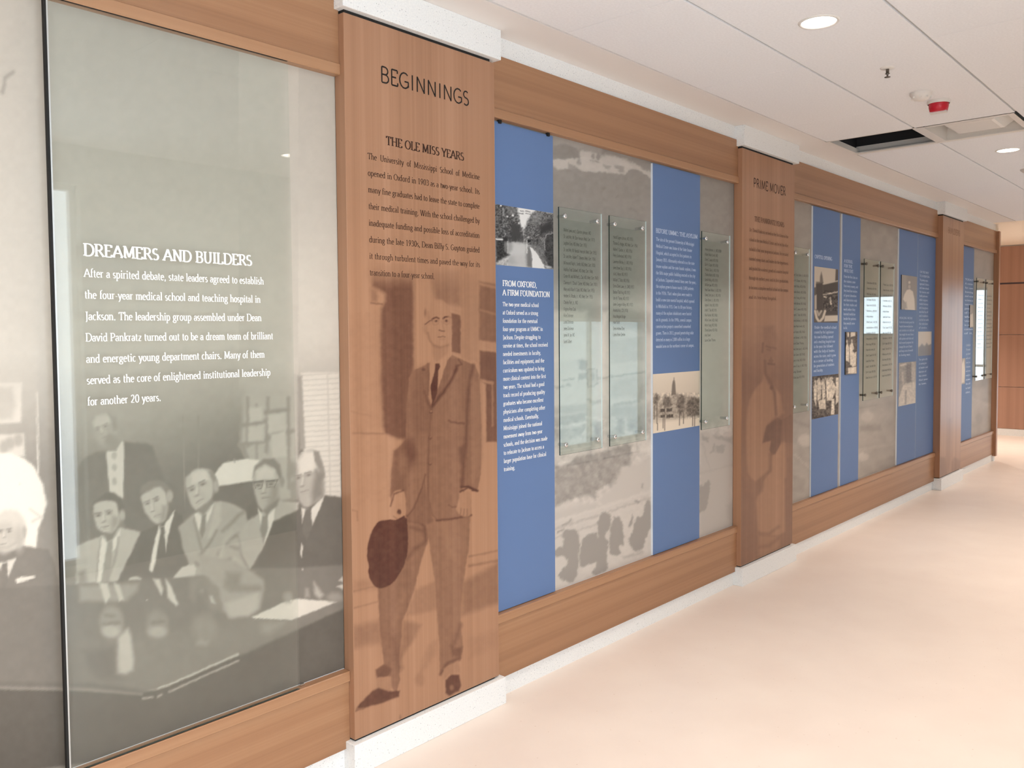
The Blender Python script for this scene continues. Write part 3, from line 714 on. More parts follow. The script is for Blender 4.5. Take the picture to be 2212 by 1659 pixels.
# trousers, socks, shoes
C.poly(a6(395,300, 505,310, 522,400, 482,520, 440,690, 402,800, 375,860, 370,950, 358,1050, 362,1180, 345,1250, 312,1220, 300,1150, 232,1160, 232,1125, 275,1092, 252,900, 240,660), .44, 2.5)
C.poly(a6(495,305, 745,285, 738,450, 712,620, 696,760, 692,880, 706,1000, 692,1075, 620,1110, 580,1150, 576,1000, 566,850, 552,650, 520,420), .38, 2.5)
C.line(a6(400,308, 470,318, 495,345, 503,420), 6, .66, 3); C.line(a6(500,430, 440,470, 405,520), 7, .62, 5); C.line(a6(420,350, 490,370), 5, .6, 4)
C.line(a6(600,330, 640,500), 10, .28, 9); C.line(a6(650,1000, 690,880), 8, .55, 5); C.poly(a6(640,1010, 700,1000, 695,1060, 650,1050), .6, 5)
C.line(a6(583,1150, 620,1090, 685,1062), 6, .62, 3); C.line(a6(330,960, 355,1110), 14, .55, 8); C.line(a6(390,700, 330,880), 8, .34, 7)
C.poly(a6(230,1125, 280,1095, 320,1120, 300,1165, 235,1172), .62, 4); C.poly(a6(236,1172, 312,1160, 318,1225, 300,1240, 236,1222), .12, 3)
C.poly(a6(118,1352, 140,1312, 212,1240, 245,1222, 300,1240, 362,1238, 355,1272, 280,1302, 200,1322), .72, 3); C.line(a6(130,1338, 165,1335), 4, .4, 2)
C.poly(a6(610,1182, 640,1150, 686,1153, 694,1210, 682,1242, 630,1268, 610,1252), .74, 3); C.ell(*a6(645,1222)[0], 5, 6, .45, 3); C.poly(a6(600,1120, 680,1075, 690,1140, 630,1150, 600,1180), .16, 3)
# jacket
jk = a5(660,568, 600,600, 545,625, 510,680, 497,850, 490,1090, 440,1150, 410,1172, 395,1280, 383,1480, 395,1525, 430,1470, 480,1445, 492,1610, 540,1570, 600,1420, 622,1330, 640,1500, 665,1600, 700,1640, 800,1632, 932,1605, 930,1520, 866,1415, 910,1410, 975,1440, 1000,1300, 1003,1000, 985,660, 960,590, 862,550, 800,520, 770,560, 700,760, 662,870, 640,800)
C.poly(jk, .42, 2)
C.poly(a5(490,1090, 440,1150, 410,1172, 395,1280, 385,1470, 480,1440, 500,1300, 560,1180, 540,1080), .54, 8); C.ell(*a5(520,1190)[0], 12, 26, .72, 11); C.ell(*a5(470,1250)[0], 9, 20, .40, 9)
C.poly(a5(540,640, 640,600, 640,800, 660,880, 650,1050, 540,1080, 500,900), .50, 16)
C.line(a5(945,590, 920,720, 905,880, 898,1080, 880,1260, 868,1410), 6, .68, 4); C.poly(a5(850,1150, 885,1130, 880,1270, 860,1250), .66, 8)
C.poly(a5(780,540, 860,550, 800,640, 735,770, 690,850, 668,872), .50, 3); C.line(a5(668,870, 740,780, 800,690, 838,600), 6, .76, 3); C.line(a5(830,598, 868,585, 848,555), 3, .68, 2)
C.line(a5(617,770, 640,850, 662,890), 5, .64, 3); C.line(a5(640,580, 645,700, 640,790), 3, .55, 2); C.ell(*a5(610,620)[0], 4, 3, .7, 2)
C.line(a5(780,965, 800,978, 882,985), 3.5, .68, 2)
for bx, by in ((660,908), (655,1082), (652,1258)): C.ell(*a5(bx, by)[0], 4, 4, .66, 1.5); C.ell(*a5(bx+2, by-6)[0], 2.6, 2, .35, 1)
C.line(a5(660,930, 648,1100, 640,1300, 640,1500, 665,1600, 700,1640), 3, .62, 2.5); C.line(a5(700,1640, 800,1632, 932,1605), 4, .74, 2)
C.line(a5(600,1420, 540,1560, 500,1612), 3, .6, 2); C.line(a5(500,1610, 560,1650, 640,1640), 5, .6, 3); C.poly(a5(622,1330, 640,1500, 680,1645, 640,1670, 500,1640, 500,1618, 545,1568, 602,1420), .50, 3); C.line(a5(622,1330, 600,1420, 545,1565, 500,1614), 3, .68, 2)
C.line(a5(866,1415, 912,1412, 975,1440, 940,1436), 4.5, .82, 2)
C.poly(a5(940,700, 990,700, 1000,1200, 960,1400, 930,1400, 950,1000), .34, 12)
# hands
C.poly(a6(330,160, 378,152, 394,220, 390,282, 352,306, 322,302, 310,240), .06, 2.5, smooth=True); C.ell(*a6(358,266)[0], 5, 6, .76, 2); C.line(a6(330,290, 345,304), 3, .4, 1.5); C.line(a6(312,235, 330,170, 380,150), 3, .7, 2)
C.poly(a6(690,160, 738,160, 750,230, 744,284, 712,292, 690,280, 668,252, 682,200), .10, 2.5, smooth=True)
for q in ((695,245, 690,283), (712,250, 708,290), (728,250, 728,288)): C.line(a6(*q), 2, .42, 1.5)
C.line(a6(628,228, 645,240, 668,238), 3, .6, 1.5); C.line(a6(690,158, 735,132, 780,152), 3.5, .8, 2)
# hat
C.poly(a6(245,322, 300,312, 350,312, 392,298, 403,360, 401,480, 380,560, 335,636, 290,672, 250,680, 212,655, 192,600, 194,560, 183,500, 200,400), .98, 2.5, smooth=True)
C.line(a6(285,322, 310,312, 340,318, 385,292), 4, .99, 1.5)
# shirt, tie, head
C.poly(a5(655,560, 690,570, 720,590, 770,545, 790,470, 800,520, 768,565, 702,760, 668,852, 652,740), .02, 2)
C.poly(a5(690,582, 714,576, 722,600, 710,630, 702,780, 670,858, 655,742, 686,632), .92, 2)
C.poly(af(430,700, 455,930, 500,965, 560,910, 650,830, 650,700), .16, 4)
C.poly(af(372,480, 385,600, 410,690, 455,745, 540,770, 640,740, 680,660, 685,480, 668,330, 640,240, 560,170, 470,165, 405,220, 378,330), .05, 3.5, smooth=True)
C.poly(af(318,545, 320,470, 345,440, 375,480, 372,590, 345,600), .12, 4, smooth=True); C.ell(*af(345,330)[0], 2.4, 7, .42, 3)
C.line(af(382,590, 408,685, 452,745, 545,772, 640,742), 4, .36, 3); C.line(af(385,330, 395,470), 4, .2, 4)
for q in ((436,412, 452,398, 490,386, 520,402), (578,402, 600,384, 640,380, 668,390)): C.line(af(*q), 3.2, .80, 1.2)
C.ell(*af(487,436)[0], 4.2, 3.0, .52, 2); C.ell(*af(488,436)[0], 1.8, 1.8, .82, 1); C.ell(*af(617,432)[0], 4.2, 3.0, .52, 2); C.ell(*af(616,432)[0], 1.8, 1.8, .82, 1)
C.line(af(345,480, 380,455, 412,430, 440,432), 1.8, .74, 1); C.line(af(440,410, 440,470, 480,490, 520,470, 522,410), 1.2, .28, 1); C.line(af(580,400, 582,460, 620,480, 660,460, 668,395), 1.2, .28, 1)
C.line(af(560,440, 580,530, 592,560), 2.5, .2, 2); C.line(af(528,552, 552,562, 590,566), 2.4, .66, 1.2); C.line(af(510,640, 545,640, 572,632, 602,640), 2.0, .6, 1); C.line(af(540,668, 595,668), 3, .2, 2)
C.poly(af(560,180, 640,240, 668,330, 680,480, 650,470, 640,330), .12, 5)
C.a = np.clip(C.a*1.22, 0, .97)+C.noise(9, .04, 3)*(C.a > .02)
C.fade(lambda x, y, v: v*np.clip((y-565)/60, 0, 1))
C.warp(8, .7, 87)
grid_print('printed_figure', P0, 'pilaster_wood_print', L[0]+.002, R[0]-.002, .118, 1.78, -.0004, 230, 520, C, 'tone')

# lettering on the first pilaster
p, q = at(820.6, 176.8, YT), at(1014, 228.8, YT)
lettering('title_lettering', [('BEGINNINGS', p[0], q[0], (p[2]+q[2])/2)], YT, .0535, SANS, 'black_ink', P0)
p, q = at(834, 314, YT), at(1002.4, 346, YT)
lettering('heading_lettering', [('THE OLE MISS YEARS', p[0], q[0], (p[2]+q[2])/2)], YT, .0295, BOLD, 'brown_ink', P0)
T = ['The University of Mississippi School of Medicine', 'opened in Oxford in 1903 as a two-year school. Its', 'many fine graduates had to leave the state to complete', 'their medical training. With the school challenged by',
     'inadequate funding and possible loss of accreditation', 'during the late 1930s, Dean Billy S. Guyton guided', 'it through turbulent times and paved the way for its', 'transition to a four-year school.']
bl = block(T, (794, 343), (798.6, 594.8), [1036]*6+[1037, 939], YT)
lettering('body_lettering', bl[:7], YT, .0205, REG, 'brown_ink', P0, justify=True); lettering('body_lettering', bl[7:], YT, .0205, REG, 'brown_ink', P0)

# --- second pilaster: figure in a pale coat
C = Canvas(1590, 690, 1730, 1240, .40)
b3 = crop(1590, 700, 3.13)
C.fade(lambda x, y, v: v*np.clip((y-700)/110, 0, 1)+.04)
C.poly(b3(40,1040, 135,1200, 150,1660, 30,1660), .52, 6); C.poly(b3(335,900, 385,900, 385,1500, 330,1480), .5, 5)
C.poly(b3(190,330, 215,400, 250,450, 268,610, 205,690, 182,800, 235,780, 232,900, 222,1000, 150,1062, 95,1030, 76,950, 70,700, 85,540, 130,440, 178,385), .10, 4, smooth=True)
C.poly(b3(250,410, 300,480, 322,600, 282,628, 265,520), .12, 4); C.poly(b3(242,890, 300,800, 332,800, 337,950, 330,1400, 300,1430, 200,1428, 148,1400, 135,1200, 165,1080, 232,1000), .08, 4)
C.poly(b3(150,1430, 300,1440, 300,1500, 200,1560, 150,1560), .2, 4); C.line(b3(150,1415, 220,1420, 290,1370), 7, .4, 3); C.line(b3(150,1510, 220,1500, 310,1430), 8, .42, 3)
C.poly(b3(205,690, 280,632, 312,650, 302,810, 266,880, 236,886, 226,850, 236,790, 180,802), .70, 2.5); C.poly(b3(320,642, 372,610, 386,640, 386,806, 332,802), .58, 2.5)
C.line(b3(232,880, 232,990, 150,1062), 6, .5, 3); C.poly(b3(140,1080, 190,1040, 180,1130, 145,1160), .5, 5)
C.ell(*b3(232,190)[0], 15, 44, .24, 6, 8); C.poly(b3(175,20, 250,10, 275,80, 270,140, 235,70, 190,130), .30, 6)
C.line(b3(182,130, 178,190), 4, .62, 2); C.line(b3(205,150, 235,160), 4, .55, 2); C.line(b3(248,160, 268,165), 4, .5, 2); C.line(b3(210,172, 232,178), 3, .5, 1.5)
C.line(b3(235,225, 240,255), 3, .5, 2); C.line(b3(218,268, 258,272), 5, .62, 1.5); C.ell(*b3(236,248)[0], 5, 4, .5, 2)
C.line(b3(195,250, 200,340, 240,400, 262,470, 270,610), 6, .56, 2.5); C.ell(*b3(240,430)[0], 4, 5, .66, 2); C.line(b3(338,1050, 350,1420), 5, .52, 3)
C.a += C.noise(8, .03, 5)
grid_print('printed_figure', P1, 'pilaster_wood_print', L[1]+.002, R[1]-.002, .118, 1.64, -.0004, 110, 260, C, 'tone')
p, q = at(1627.5, 403, YT), at(1697.5, 420, YT)
for w_, f0, f1 in (('PRIME', 0, .4415), ('MOVER', .4858, 1)): lettering('title_lettering', [(w_, p[0]+(q[0]-p[0])*f0, p[0]+(q[0]-p[0])*f1, (p[2]+q[2])/2-.006)], YT, .0535, SANS, 'brown_ink', P1)
p, q = at(1630, 479, YT), at(1694, 490, YT)
lettering('heading_lettering', [('THE PANKRATZ YEARS', p[0], q[0], (p[2]+q[2])/2)], YT, .0295, BOLD, 'faint_ink', P1)
T = ['Dr. David Pankratz arrived as the first dean of the', 'school in the new Medical Center and he led the effort', 'to build a four-year program in Jackson. He recruited', 'talented young chairs and leaders for the departments',
     'and guided the academic growth of a modern hospital', 'through its earliest years and its first graduations', 'to become a complete medical school on the campus', 'and its teaching hospital.']
bl = block(T, (1619, 499.5), (1617.5, 645), [1703]*7+[1678], YT)
lettering('body_lettering', bl[:7], YT, .0205, REG, 'faint_ink', P1, justify=True); lettering('body_lettering', bl[7:], YT, .0205, REG, 'faint_ink', P1)

# --- third pilaster: faint print
C = Canvas(2020, 560, 2090, 1040, .05)
b8 = crop(1980, 860, 6.914)
C.fade(lambda x, y, v: v+.10*np.clip((y-870)/120, 0, 1))
C.poly(b8(340,880, 430,880, 445,960, 450,1200, 330,1200), .45, 3); C.poly(b8(520,960, 560,880, 650,930, 650,1100, 520,1120), .42, 3)
C.poly(b8(470,300, 530,300, 530,860, 500,1000, 455,1100, 440,860), .30, 4); C.ell(2057, 640, 9, 22, .25, 5)
grid_print('printed_figure', P2, 'pilaster_wood_print', L[2]+.002, R[2]-.002, .118, 2.0, YF[2]-.0004, 50, 160, C, 'tone')
YT2 = YF[2]-.0008
p, q = at(2048, 496, YT2), at(2074, 503, YT2)
lettering('title_lettering', [('BUILDERS', p[0], q[0], p[2]-.03)], YT2, .0535, SANS, 'ghost_ink', P2)
# ------------------------------------------------------------------ murals in the recesses
def mural(i, label, x1=None):
    a0, a1 = BAYS[i]; t = empty('photo_mural', ((a0+a1)/2, REC, Z0R)); tag(t, label, 'mural')
    box('backing_board', a0, a1, REC+.0006, .058, Z0R-.002, Z1R+.002, 'board_edge', t); return t
m0 = mural(0, 'warm grey mural of men in suits around a polished table')
m1 = mural(1, 'sepia aerial view mural behind the nearest blue panels')
m2 = mural(2, 'brownish aerial view mural behind the paired blue panels')
m3 = mural(3, 'pale aerial view mural in the last narrow bay')

# --- group at the table (value 0 dark .. 1 light)
C = Canvas(-60, -20, 760, 1680, .74)
g5 = crop(150, 860, 4.148); g6 = crop(400, 860, 4.147); g8 = crop(150, 1180, 3.626); g7 = crop(0, 840, 2.305); g2 = crop(0, 500, 2.9105)
def bgv(x, y, v):
    v = .66+.10*np.clip((y-100)/500, 0, 1)-.30*np.clip((y-760)/260, 0, 1)**1.2
    v = v-.16*np.clip((x-260)/300, 0, 1)*np.clip((y-720)/200, 0, 1)
    v = v+.05*np.clip((200-x)/200, 0, 1)
    return v
C.fade(bgv)
C.line([(5, 200), (12, 168), (28, 156)], 9, .58, 3)
C.line([(428, 900), (430, 1150)], 3, .47, 2); C.line([(395, 900), (400, 1100)], 2, .5, 2)
# curtains, blinds, lampshade
C.poly(g6(530,-180, 1000,-180, 1005,900, 850,930, 600,600, 560,560, 490,430, 515,160), .64, 8)
C.fade(lambda x, y, v: np.where((x > 515) & (y < 850) & (x < 645), v+(.72-v)*np.clip((850-y)/70, 0, 1), v))
for q, w_ in (((505,245, 640,225, 760,195), 9), ((720,130, 920,105), 9), ((490,420, 700,385, 800,330, 1000,290), 9), ((560,0, 560,430), 7), ((740,0, 730,480), 7), ((925,0, 930,800), 7), ((640,60, 640,540), 4), ((520,440, 560,560), 10)):
    C.line(g6(*q), w_, .50, 3.5)
C.poly(g6(770,330, 900,290, 910,520, 780,540), .72, 5); C.poly(g6(575,90, 690,80, 690,200, 580,215), .71, 5); C.poly(g6(740,150, 900,130, 905,280, 745,310), .71, 5); C.poly(g6(565,260, 700,240, 700,380, 565,390), .70, 5)
C.poly(g6(1040,-230, 1380,-230, 1400,900, 1240,880, 1060,460), .80, 4)
for k in range(24):
    yy = -220+k*46; C.line(g6(1045, yy+18, 1390, yy-6), 2.6, .70, 1.6)
C.poly(g6(1005,-200, 1045,-200, 1075,450, 1030,460), .52, 4); C.line(g6(1275,-200, 1300,880), 3, .70, 2); C.line(g6(985,-200, 1000,560), 5, .64, 3)
C.poly(g6(262,690, 290,640, 345,582, 440,560, 560,540, 660,560, 610,740, 300,790), .86, 3); C.line(g6(438,545, 445,575), 3, .5, 1.5)
# left edge: pictures, man in white coat, bald man
C.poly(g7(-140,-30, 108,-30, 105,168, -140,180), .84, 4); C.poly(g7(-140,-10, 60,-10, 80,80, 60,150, -140,160), .74, 8); C.poly(g7(-140,235, 118,222, 125,335, -140,340), .84, 4)
for q in ((50,270), (90,255), (20,290)): C.ell(*g7(*q)[0], 10, 14, .66, 5)
C.line(g7(185,20, 190,420), 4, .80, 2)
C.poly(g7(-140,330, 40,318, 120,345, 170,390, 215,480, 232,570, 215,640, 190,700, 180,800, 130,800, -140,760), .96, 4); C.line(g7(150,600, 205,640, 160,660), 5, .80, 4); C.ell(*g7(102,472)[0], 2, 1.5, .6, 1)
C.poly(g7(-140,800, 60,770, 180,790, 240,800, 272,870, 295,960, 290,1080, 250,1160, 150,1215, 60,1260, -140,1280), .40, 4)
C.ell(*g7(50,700)[0], 36, 44, .82, 6); C.ell(*g7(20,740)[0], 26, 34, .74, 7); C.ell(*g7(120,715)[0], 5, 13, .62, 3)
C.ell(*g7(95,745)[0], 10, 26, .68, 8); C.face((0, 1148.9), (19.5, 1147.2), (9.5, 1161), (7, 1175), 20, .44); C.line(g7(-10,792, 40,790, 80,765), 5, .66, 3)
C.poly(g7(-20,870, 30,860, 80,840, 40,940, 10,920), .86, 3); C.poly(g7(10,870, 36,862, 40,960, 10,1010, 0,930), .38, 2.5)
C.poly(g7(80,945, 105,937, 172,930, 175,940, 95,966, 82,966), .88, 2); C.poly(g7(-30,1045, 50,1033, 72,1045, 60,1065, -30,1088), .80, 2); C.line(g7(-20,1066, 40,1058), 3, .5, 2); C.poly(g7(92,1090, 180,1068, 182,1076, 105,1112, 92,1112), .84, 2)
C.poly(g7(50,1135, 72,1150, 100,1190, 60,1195), .76, 3); C.poly(g7(-30,1130, 10,1160, 40,1230, -30,1240), .74, 4)
C.poly(g7(145,1240, 185,1190, 240,1260, 275,1350, 272,1450, -60,1440, -60,1380, 100,1400, 160,1340), .80, 5); C.poly(g7(5,1240, 150,1230, 170,1300, 150,1350, 60,1390, 20,1400, -10,1330), .52, 6); C.line(g7(20,1290, 90,1250), 7, .66, 4)
# men right of the glass edge
C.poly(g5(70,620, 130,540, 240,480, 330,470, 360,850, 340,1250, 90,1330, 60,1300), .40, 5); C.poly(g5(480,390, 700,405, 745,430, 790,560, 820,640, 860,740, 1000,800, 1050,1000, 960,1250, 500,1250, 470,850), .38, 5)
C.poly(g5(330,480, 420,470, 470,385, 488,400, 490,600, 480,900, 430,880, 360,840), .80, 3)
for yy in (515, 620, 745): C.ell(*g5(402, yy)[0], 5.5, 8, .64, 3)
C.ell(*g5(320,270)[0], 25, 36, .62, 8); C.poly(g5(210,220, 240,160, 330,140, 380,180, 360,215, 230,270), .74, 6); C.poly(g5(350,140, 420,180, 430,280, 395,300, 380,210), .54, 5)
C.face((210.3, 927.5), (228.4, 920.3), (220, 936), (226, 944), 18, .46); C.ell(*g5(370,380)[0], 14, 14, .52, 8)
# front left man, light jacket
C.poly(g5(60,1330, 160,1280, 280,1240, 430,1170, 460,1160, 640,1200, 610,1320, 520,1450, 430,1640, 330,1680, 60,1680), .68, 3)
C.poly(g5(285,1230, 330,1290, 390,1270, 460,1180, 430,1320, 370,1400, 320,1500, 280,1680, 235,1680, 265,1450), .86, 2.5); C.poly(g5(345,1285, 385,1275, 385,1420, 345,1680, 275,1680, 320,1420), .55, 3); C.line(g5(440,1250, 420,1400, 350,1620), 4, .54, 3); C.line(g5(285,1240, 260,1420, 240,1640), 3, .56, 2.5); C.poly(g5(80,1560, 140,1540, 160,1680, 80,1680), .50, 8)
C.poly(g5(200,1000, 215,930, 320,850, 400,845, 470,900, 495,980, 470,1000, 440,1060, 410,930, 300,920), .34, 4)
C.poly(g5(222,960, 300,920, 410,930, 440,1020, 450,1100, 420,1160, 370,1210, 300,1205, 245,1150, 220,1060), .72, 4, smooth=True); C.ell(*g5(472,1050)[0], 6, 11, .64, 3); C.poly(g5(380,1050, 440,1060, 440,1130, 370,1200), .56, 7)
C.face((212.2, 1113.6), (235.6, 1108.8), (224.3, 1126.4), (226.7, 1138.4), 23, .36); C.poly(g5(290,1205, 370,1210, 440,1160, 385,1265, 340,1285), .44, 4)
# second man, dark suit
C.poly(g5(640,1200, 760,1150, 850,1120, 940,1010, 1010,1060, 1080,1300, 1130,1450, 1130,1640, 420,1680, 520,1460), .33, 3.5)
C.poly(g5(800,1140, 840,1150, 945,1005, 930,1060, 880,1250, 862,1380, 840,1200, 810,1240, 770,1480, 740,1560, 715,1540, 760,1300), .86, 2.5); C.poly(g5(808,1150, 850,1150, 862,1380, 830,1500, 770,1480, 820,1250), .34, 3)
C.poly(g5(630,860, 640,790, 720,740, 820,735, 890,790, 900,850, 870,870, 800,800, 720,830), .44, 4); C.poly(g5(642,880, 720,830, 800,795, 860,850, 880,960, 860,1080, 800,1125, 750,1110, 690,1040, 660,960), .70, 4, smooth=True); C.ell(*g5(898,880)[0], 7, 13, .62, 3)
C.face((318.8, 1087.8), (338, 1079.9), (329.6, 1104.7), (340.5, 1113.1), 21, .38); C.poly(g5(830,960, 880,960, 860,1080, 810,1120), .54, 7)
C.poly(g5(930,1610, 1000,1520, 1100,1480, 1130,1500, 1125,1590), .76, 3); C.line(g5(545,1625, 600,1605, 640,1620), 5, .72, 2)
# third man, striped jacket
C.poly(g6(-60,1150, 60,1050, 120,1000, 250,930, 320,920, 460,950, 540,1010, 560,1100, 500,1220, 600,1560, 640,1620, 460,1680, -20,1680, 40,1500, -20,1350), .60, 4)
C.poly(g6(60,1060, 130,1010, 260,940, 210,1080, 140,1210, 120,1180), .82, 2.5); C.poly(g6(150,1050, 190,1040, 180,1180, 150,1260, 130,1200), .44, 3); C.line(g6(75,1060, 120,1250, 150,1370), 5, .48, 3); C.line(g6(280,1190, 220,1300, 140,1400), 5, .44, 3.5); C.poly(g6(270,950, 320,930, 320,1100, 240,1240, 200,1260), .66, 5)
for q, w_ in (((340,1190, 400,1130, 470,1060, 520,1020), 7), ((300,1400, 400,1260, 490,1220), 7), ((260,1500, 330,1480, 420,1440), 8), ((500,1250, 510,1400, 560,1520), 8), ((100,1480, 200,1560, 340,1600), 8), ((410,1330, 470,1350), 6)): C.line(g6(*q), w_, .46, 4)
for q, w_ in (((420,1200, 350,1290, 320,1420), 8), ((150,1520, 300,1540), 9), ((440,1440, 560,1560), 9)): C.line(g6(*q), w_, .66, 5)
C.poly(g6(0,760, 20,700, 90,640, 180,630, 240,660, 260,760, 240,900, 170,960, 100,1000, 60,960, 30,880), .68, 4, smooth=True); C.poly(g6(190,640, 250,660, 290,740, 295,830, 250,850, 245,740), .46, 4); C.poly(g6(60,680, 120,640, 200,650, 215,730, 60,770), .78, 6); C.ell(*g6(275,790)[0], 6, 12, .60, 3)
C.face((414.5, 1057.7), (438.1, 1045.7), (425.3, 1069.8), (431.3, 1081.8), 25, .36); C.poly(g6(140,980, 240,900, 260,930, 170,1060, 100,1010), .44, 5)
# fourth man with glasses, light jacket
C.poly(g6(300,880, 620,740, 620,900, 540,1000, 400,930), .34, 5)
C.poly(g6(480,1220, 540,1110, 650,1040, 840,920, 1020,930, 1010,1010, 800,1110, 690,1370, 580,1540, 510,1400), .63, 4)
C.poly(g6(650,985, 700,1060, 810,960, 790,1100, 760,1200, 710,1310, 690,1200), .84, 2.5); C.poly(g6(690,1060, 735,1040, 745,1160, 700,1300, 670,1180), .46, 3)
C.poly(g6(600,720, 620,610, 700,545, 790,540, 850,600, 870,720, 840,740, 800,640, 700,610, 630,680), .42, 4); C.poly(g6(608,740, 640,640, 720,600, 800,640, 840,740, 830,900, 780,980, 700,1010, 640,920), .64, 4, smooth=True); C.poly(g6(640,660, 720,600, 800,650, 800,720, 640,740), .76, 6)
C.poly(g6(770,800, 840,760, 830,900, 780,980, 720,1000), .50, 7); C.face((558.7, 1048), (585.2, 1045.2), (568.8, 1065), (575, 1075), 26, .34); C.line(g6(615,752, 700,745), 3, .30, 1.5); C.line(g6(725,742, 830,735), 3, .30, 1.5); C.line(g6(620,760, 630,810, 680,812, 698,760), 1.6, .34, 1); C.line(g6(728,755, 740,800, 800,798, 822,745), 1.6, .34, 1); C.poly(g6(700,1010, 830,900, 830,960, 730,1060), .42, 4); C.ell(*g6(868,750)[0], 5, 11, .5, 3)
# fifth man, dark suit, right edge
C.poly(g6(580,1560, 690,1370, 790,1110, 1010,1000, 1110,960, 1250,870, 1420,890, 1450,1700, 640,1640), .26, 4)
C.poly(g6(1040,980, 1090,990, 1120,1000, 1250,865, 1230,930, 1140,1140, 1120,1050, 1070,1040, 1050,1120), .80, 2.5); C.poly(g6(1080,990, 1125,990, 1140,1150, 1090,1270, 1050,1200, 1060,1080), .30, 3); C.poly(g6(1040,1300, 1060,1340, 1045,1430, 1030,1400), .74, 2)
C.poly(g6(985,720, 1000,560, 1060,480, 1150,460, 1210,540, 1240,700, 1240,870, 1130,960, 1060,970, 1010,880), .62, 4, smooth=True); C.poly(g6(1010,560, 1070,480, 1160,480, 1170,640, 1020,690), .80, 6); C.poly(g6(1150,470, 1200,480, 1225,560, 1245,640, 1200,640, 1160,560), .44, 4); C.ell(*g6(1228,670)[0], 6, 13, .46, 3)
C.poly(g6(1170,640, 1240,700, 1240,870, 1140,950, 1130,840), .40, 9); C.face((644.7, 1032.4), (666.5, 1026.4), (652, 1049.3), (658, 1061.3), 24, .36); C.ell(*g6(960,640)[0], 9, 18, .50, 5); C.poly(g6(930,760, 1000,720, 1020,900, 950,920), .50, 6)
# table top and reflections
C.poly(g8(-10,300, 460,270, 640,250, 980,240, 1450,170, 1800,170, 2200,140, 2200,480, 1800,640, 1300,860, 780,1090, 690,1120, 560,1140, -600,1100, -600,330), .36, 4)
C.poly(g8(80,760, 700,690, 1450,560, 1900,480, 2150,490, 1800,640, 1300,860, 780,1090, 600,1130, 100,1080), .40, 22)
C.poly(g8(80,310, 540,290, 530,350, 440,430, 80,430), .54, 8); C.poly(g8(235,290, 300,290, 320,390, 280,450), .76, 4); C.poly(g8(345,285, 390,300, 425,420, 390,430), .74, 4)
C.poly(g8(655,255, 705,258, 735,340, 720,385), .76, 4); C.poly(g8(755,255, 790,300, 855,455, 835,465, 770,400), .78, 4); C.poly(g8(470,262, 510,240, 560,262), .70, 3)
C.poly(g8(820,245, 880,180, 970,140, 990,170, 985,230), .74, 3)
C.poly(g8(940,240, 1100,230, 1190,330, 1200,520, 1000,470, 940,400), .42, 8); C.poly(g8(1020,350, 1045,335, 1065,440, 1045,460), .72, 4); C.poly(g8(1090,390, 1120,390, 1145,450, 1110,440), .68, 4); C.ell(*g8(1035,440)[0], 14, 30, .36, 10)
C.poly(g8(1010,60, 1300,120, 1420,190, 1520,260, 1530,330, 1490,480, 1420,540, 1260,560, 1200,500, 1170,330, 1030,200), .56, 6); C.poly(g8(1230,200, 1340,210, 1330,340, 1210,320), .42, 10); C.line(g8(1260,330, 1480,330), 12, .42, 7); C.poly(g8(1220,450, 1480,360, 1480,490, 1400,545, 1250,555), .66, 8)
C.ell(*g8(330,590)[0], 26, 34, .50, 8); C.ell(*g8(325,665)[0], 20, 13, .64, 6); C.line(g8(265,610, 390,600), 5, .38, 4); C.line(g8(285,540, 350,545), 5, .38, 4); C.ell(*g8(690,610)[0], 23, 30, .46, 9); C.ell(*g8(690,670)[0], 20, 12, .60, 6); C.line(g8(650,600, 740,590), 5, .36, 4)
C.poly(g8(380,720, 460,640, 480,700, 505,900, 500,970, 440,1000, 375,1000, 365,900), .70, 7); C.poly(g8(1030,660, 1050,650, 1060,740, 1100,730, 1070,780, 1000,770), .58, 8); C.ell(*g8(1060,640)[0], 26, 30, .46, 14)
C.poly(g8(1430,555, 1720,420, 1800,412, 2095,435, 1740,580, 1450,572), .84, 2.5); C.line(g8(1440,568, 1735,582), 2, .34, 1.5); C.poly(g8(1500,600, 1700,590, 1560,690, 1500,670), .50, 10)
C.poly(g8(2110,265, 2150,230, 2160,290), .78, 3); C.poly(g8(2095,315, 2160,290, 2160,345), .78, 3); C.poly(g8(1915,280, 1990,380, 1960,410, 1920,370), .64, 6); C.poly(g8(1850,330, 1870,330, 1880,400, 1845,400), .56, 6); C.ell(*g8(1710,400)[0], 10, 12, .52, 6); C.ell(*g8(2080,400)[0], 16, 10, .52, 7)
C.ell(*g8(1826,180)[0], 2, 3, .66, 1.5); C.ell(*g8(1735,424)[0], 2, 2, .8, 1); C.ell(*g8(610,422)[0], 1.6, 1.6, .8, 1)
C.poly(g8(110,820, 360,780, 370,1000, 420,1040, 250,1060, 150,960), .32, 14)
# table edge and apron
C.poly(g8(-620,1110, 560,1145, 690,1125, 790,1095, 1320,870, 1800,650, 2250,440, 2250,1400, -620,1800), .22, 4)
C.fade(lambda x, y, v: v-.06*np.clip((y-1520)/160, 0, 1))
C.line(g8(-620,1075, 200,1090, 560,1140), 9, .31, 4); C.line(g8(-620,1110, 100,1122, 560,1160), 5, .44, 3)
C.line(g8(690,1115, 780,1085, 1320,845), 4.5, .70, 1.8); C.line(g8(780,1140, 1325,895), 4, .60, 1.8); C.line(g8(575,1192, 650,1182), 4, .60, 2); C.line(g8(690,1180, 720,1165), 4, .58, 2); C.line(g8(620,1130, 690,1118), 3, .50, 2)
C.line(g8(800,1100, 1330,868), 5, .20, 1.8)
C.a += C.noise(14, .012, 11); C.warp(7, .9, 81)
C.fade(lambda x, y, v: .52+(v-.52)*1.16-.02)
GR = ((76, 70, 63), (228, 218, 204))
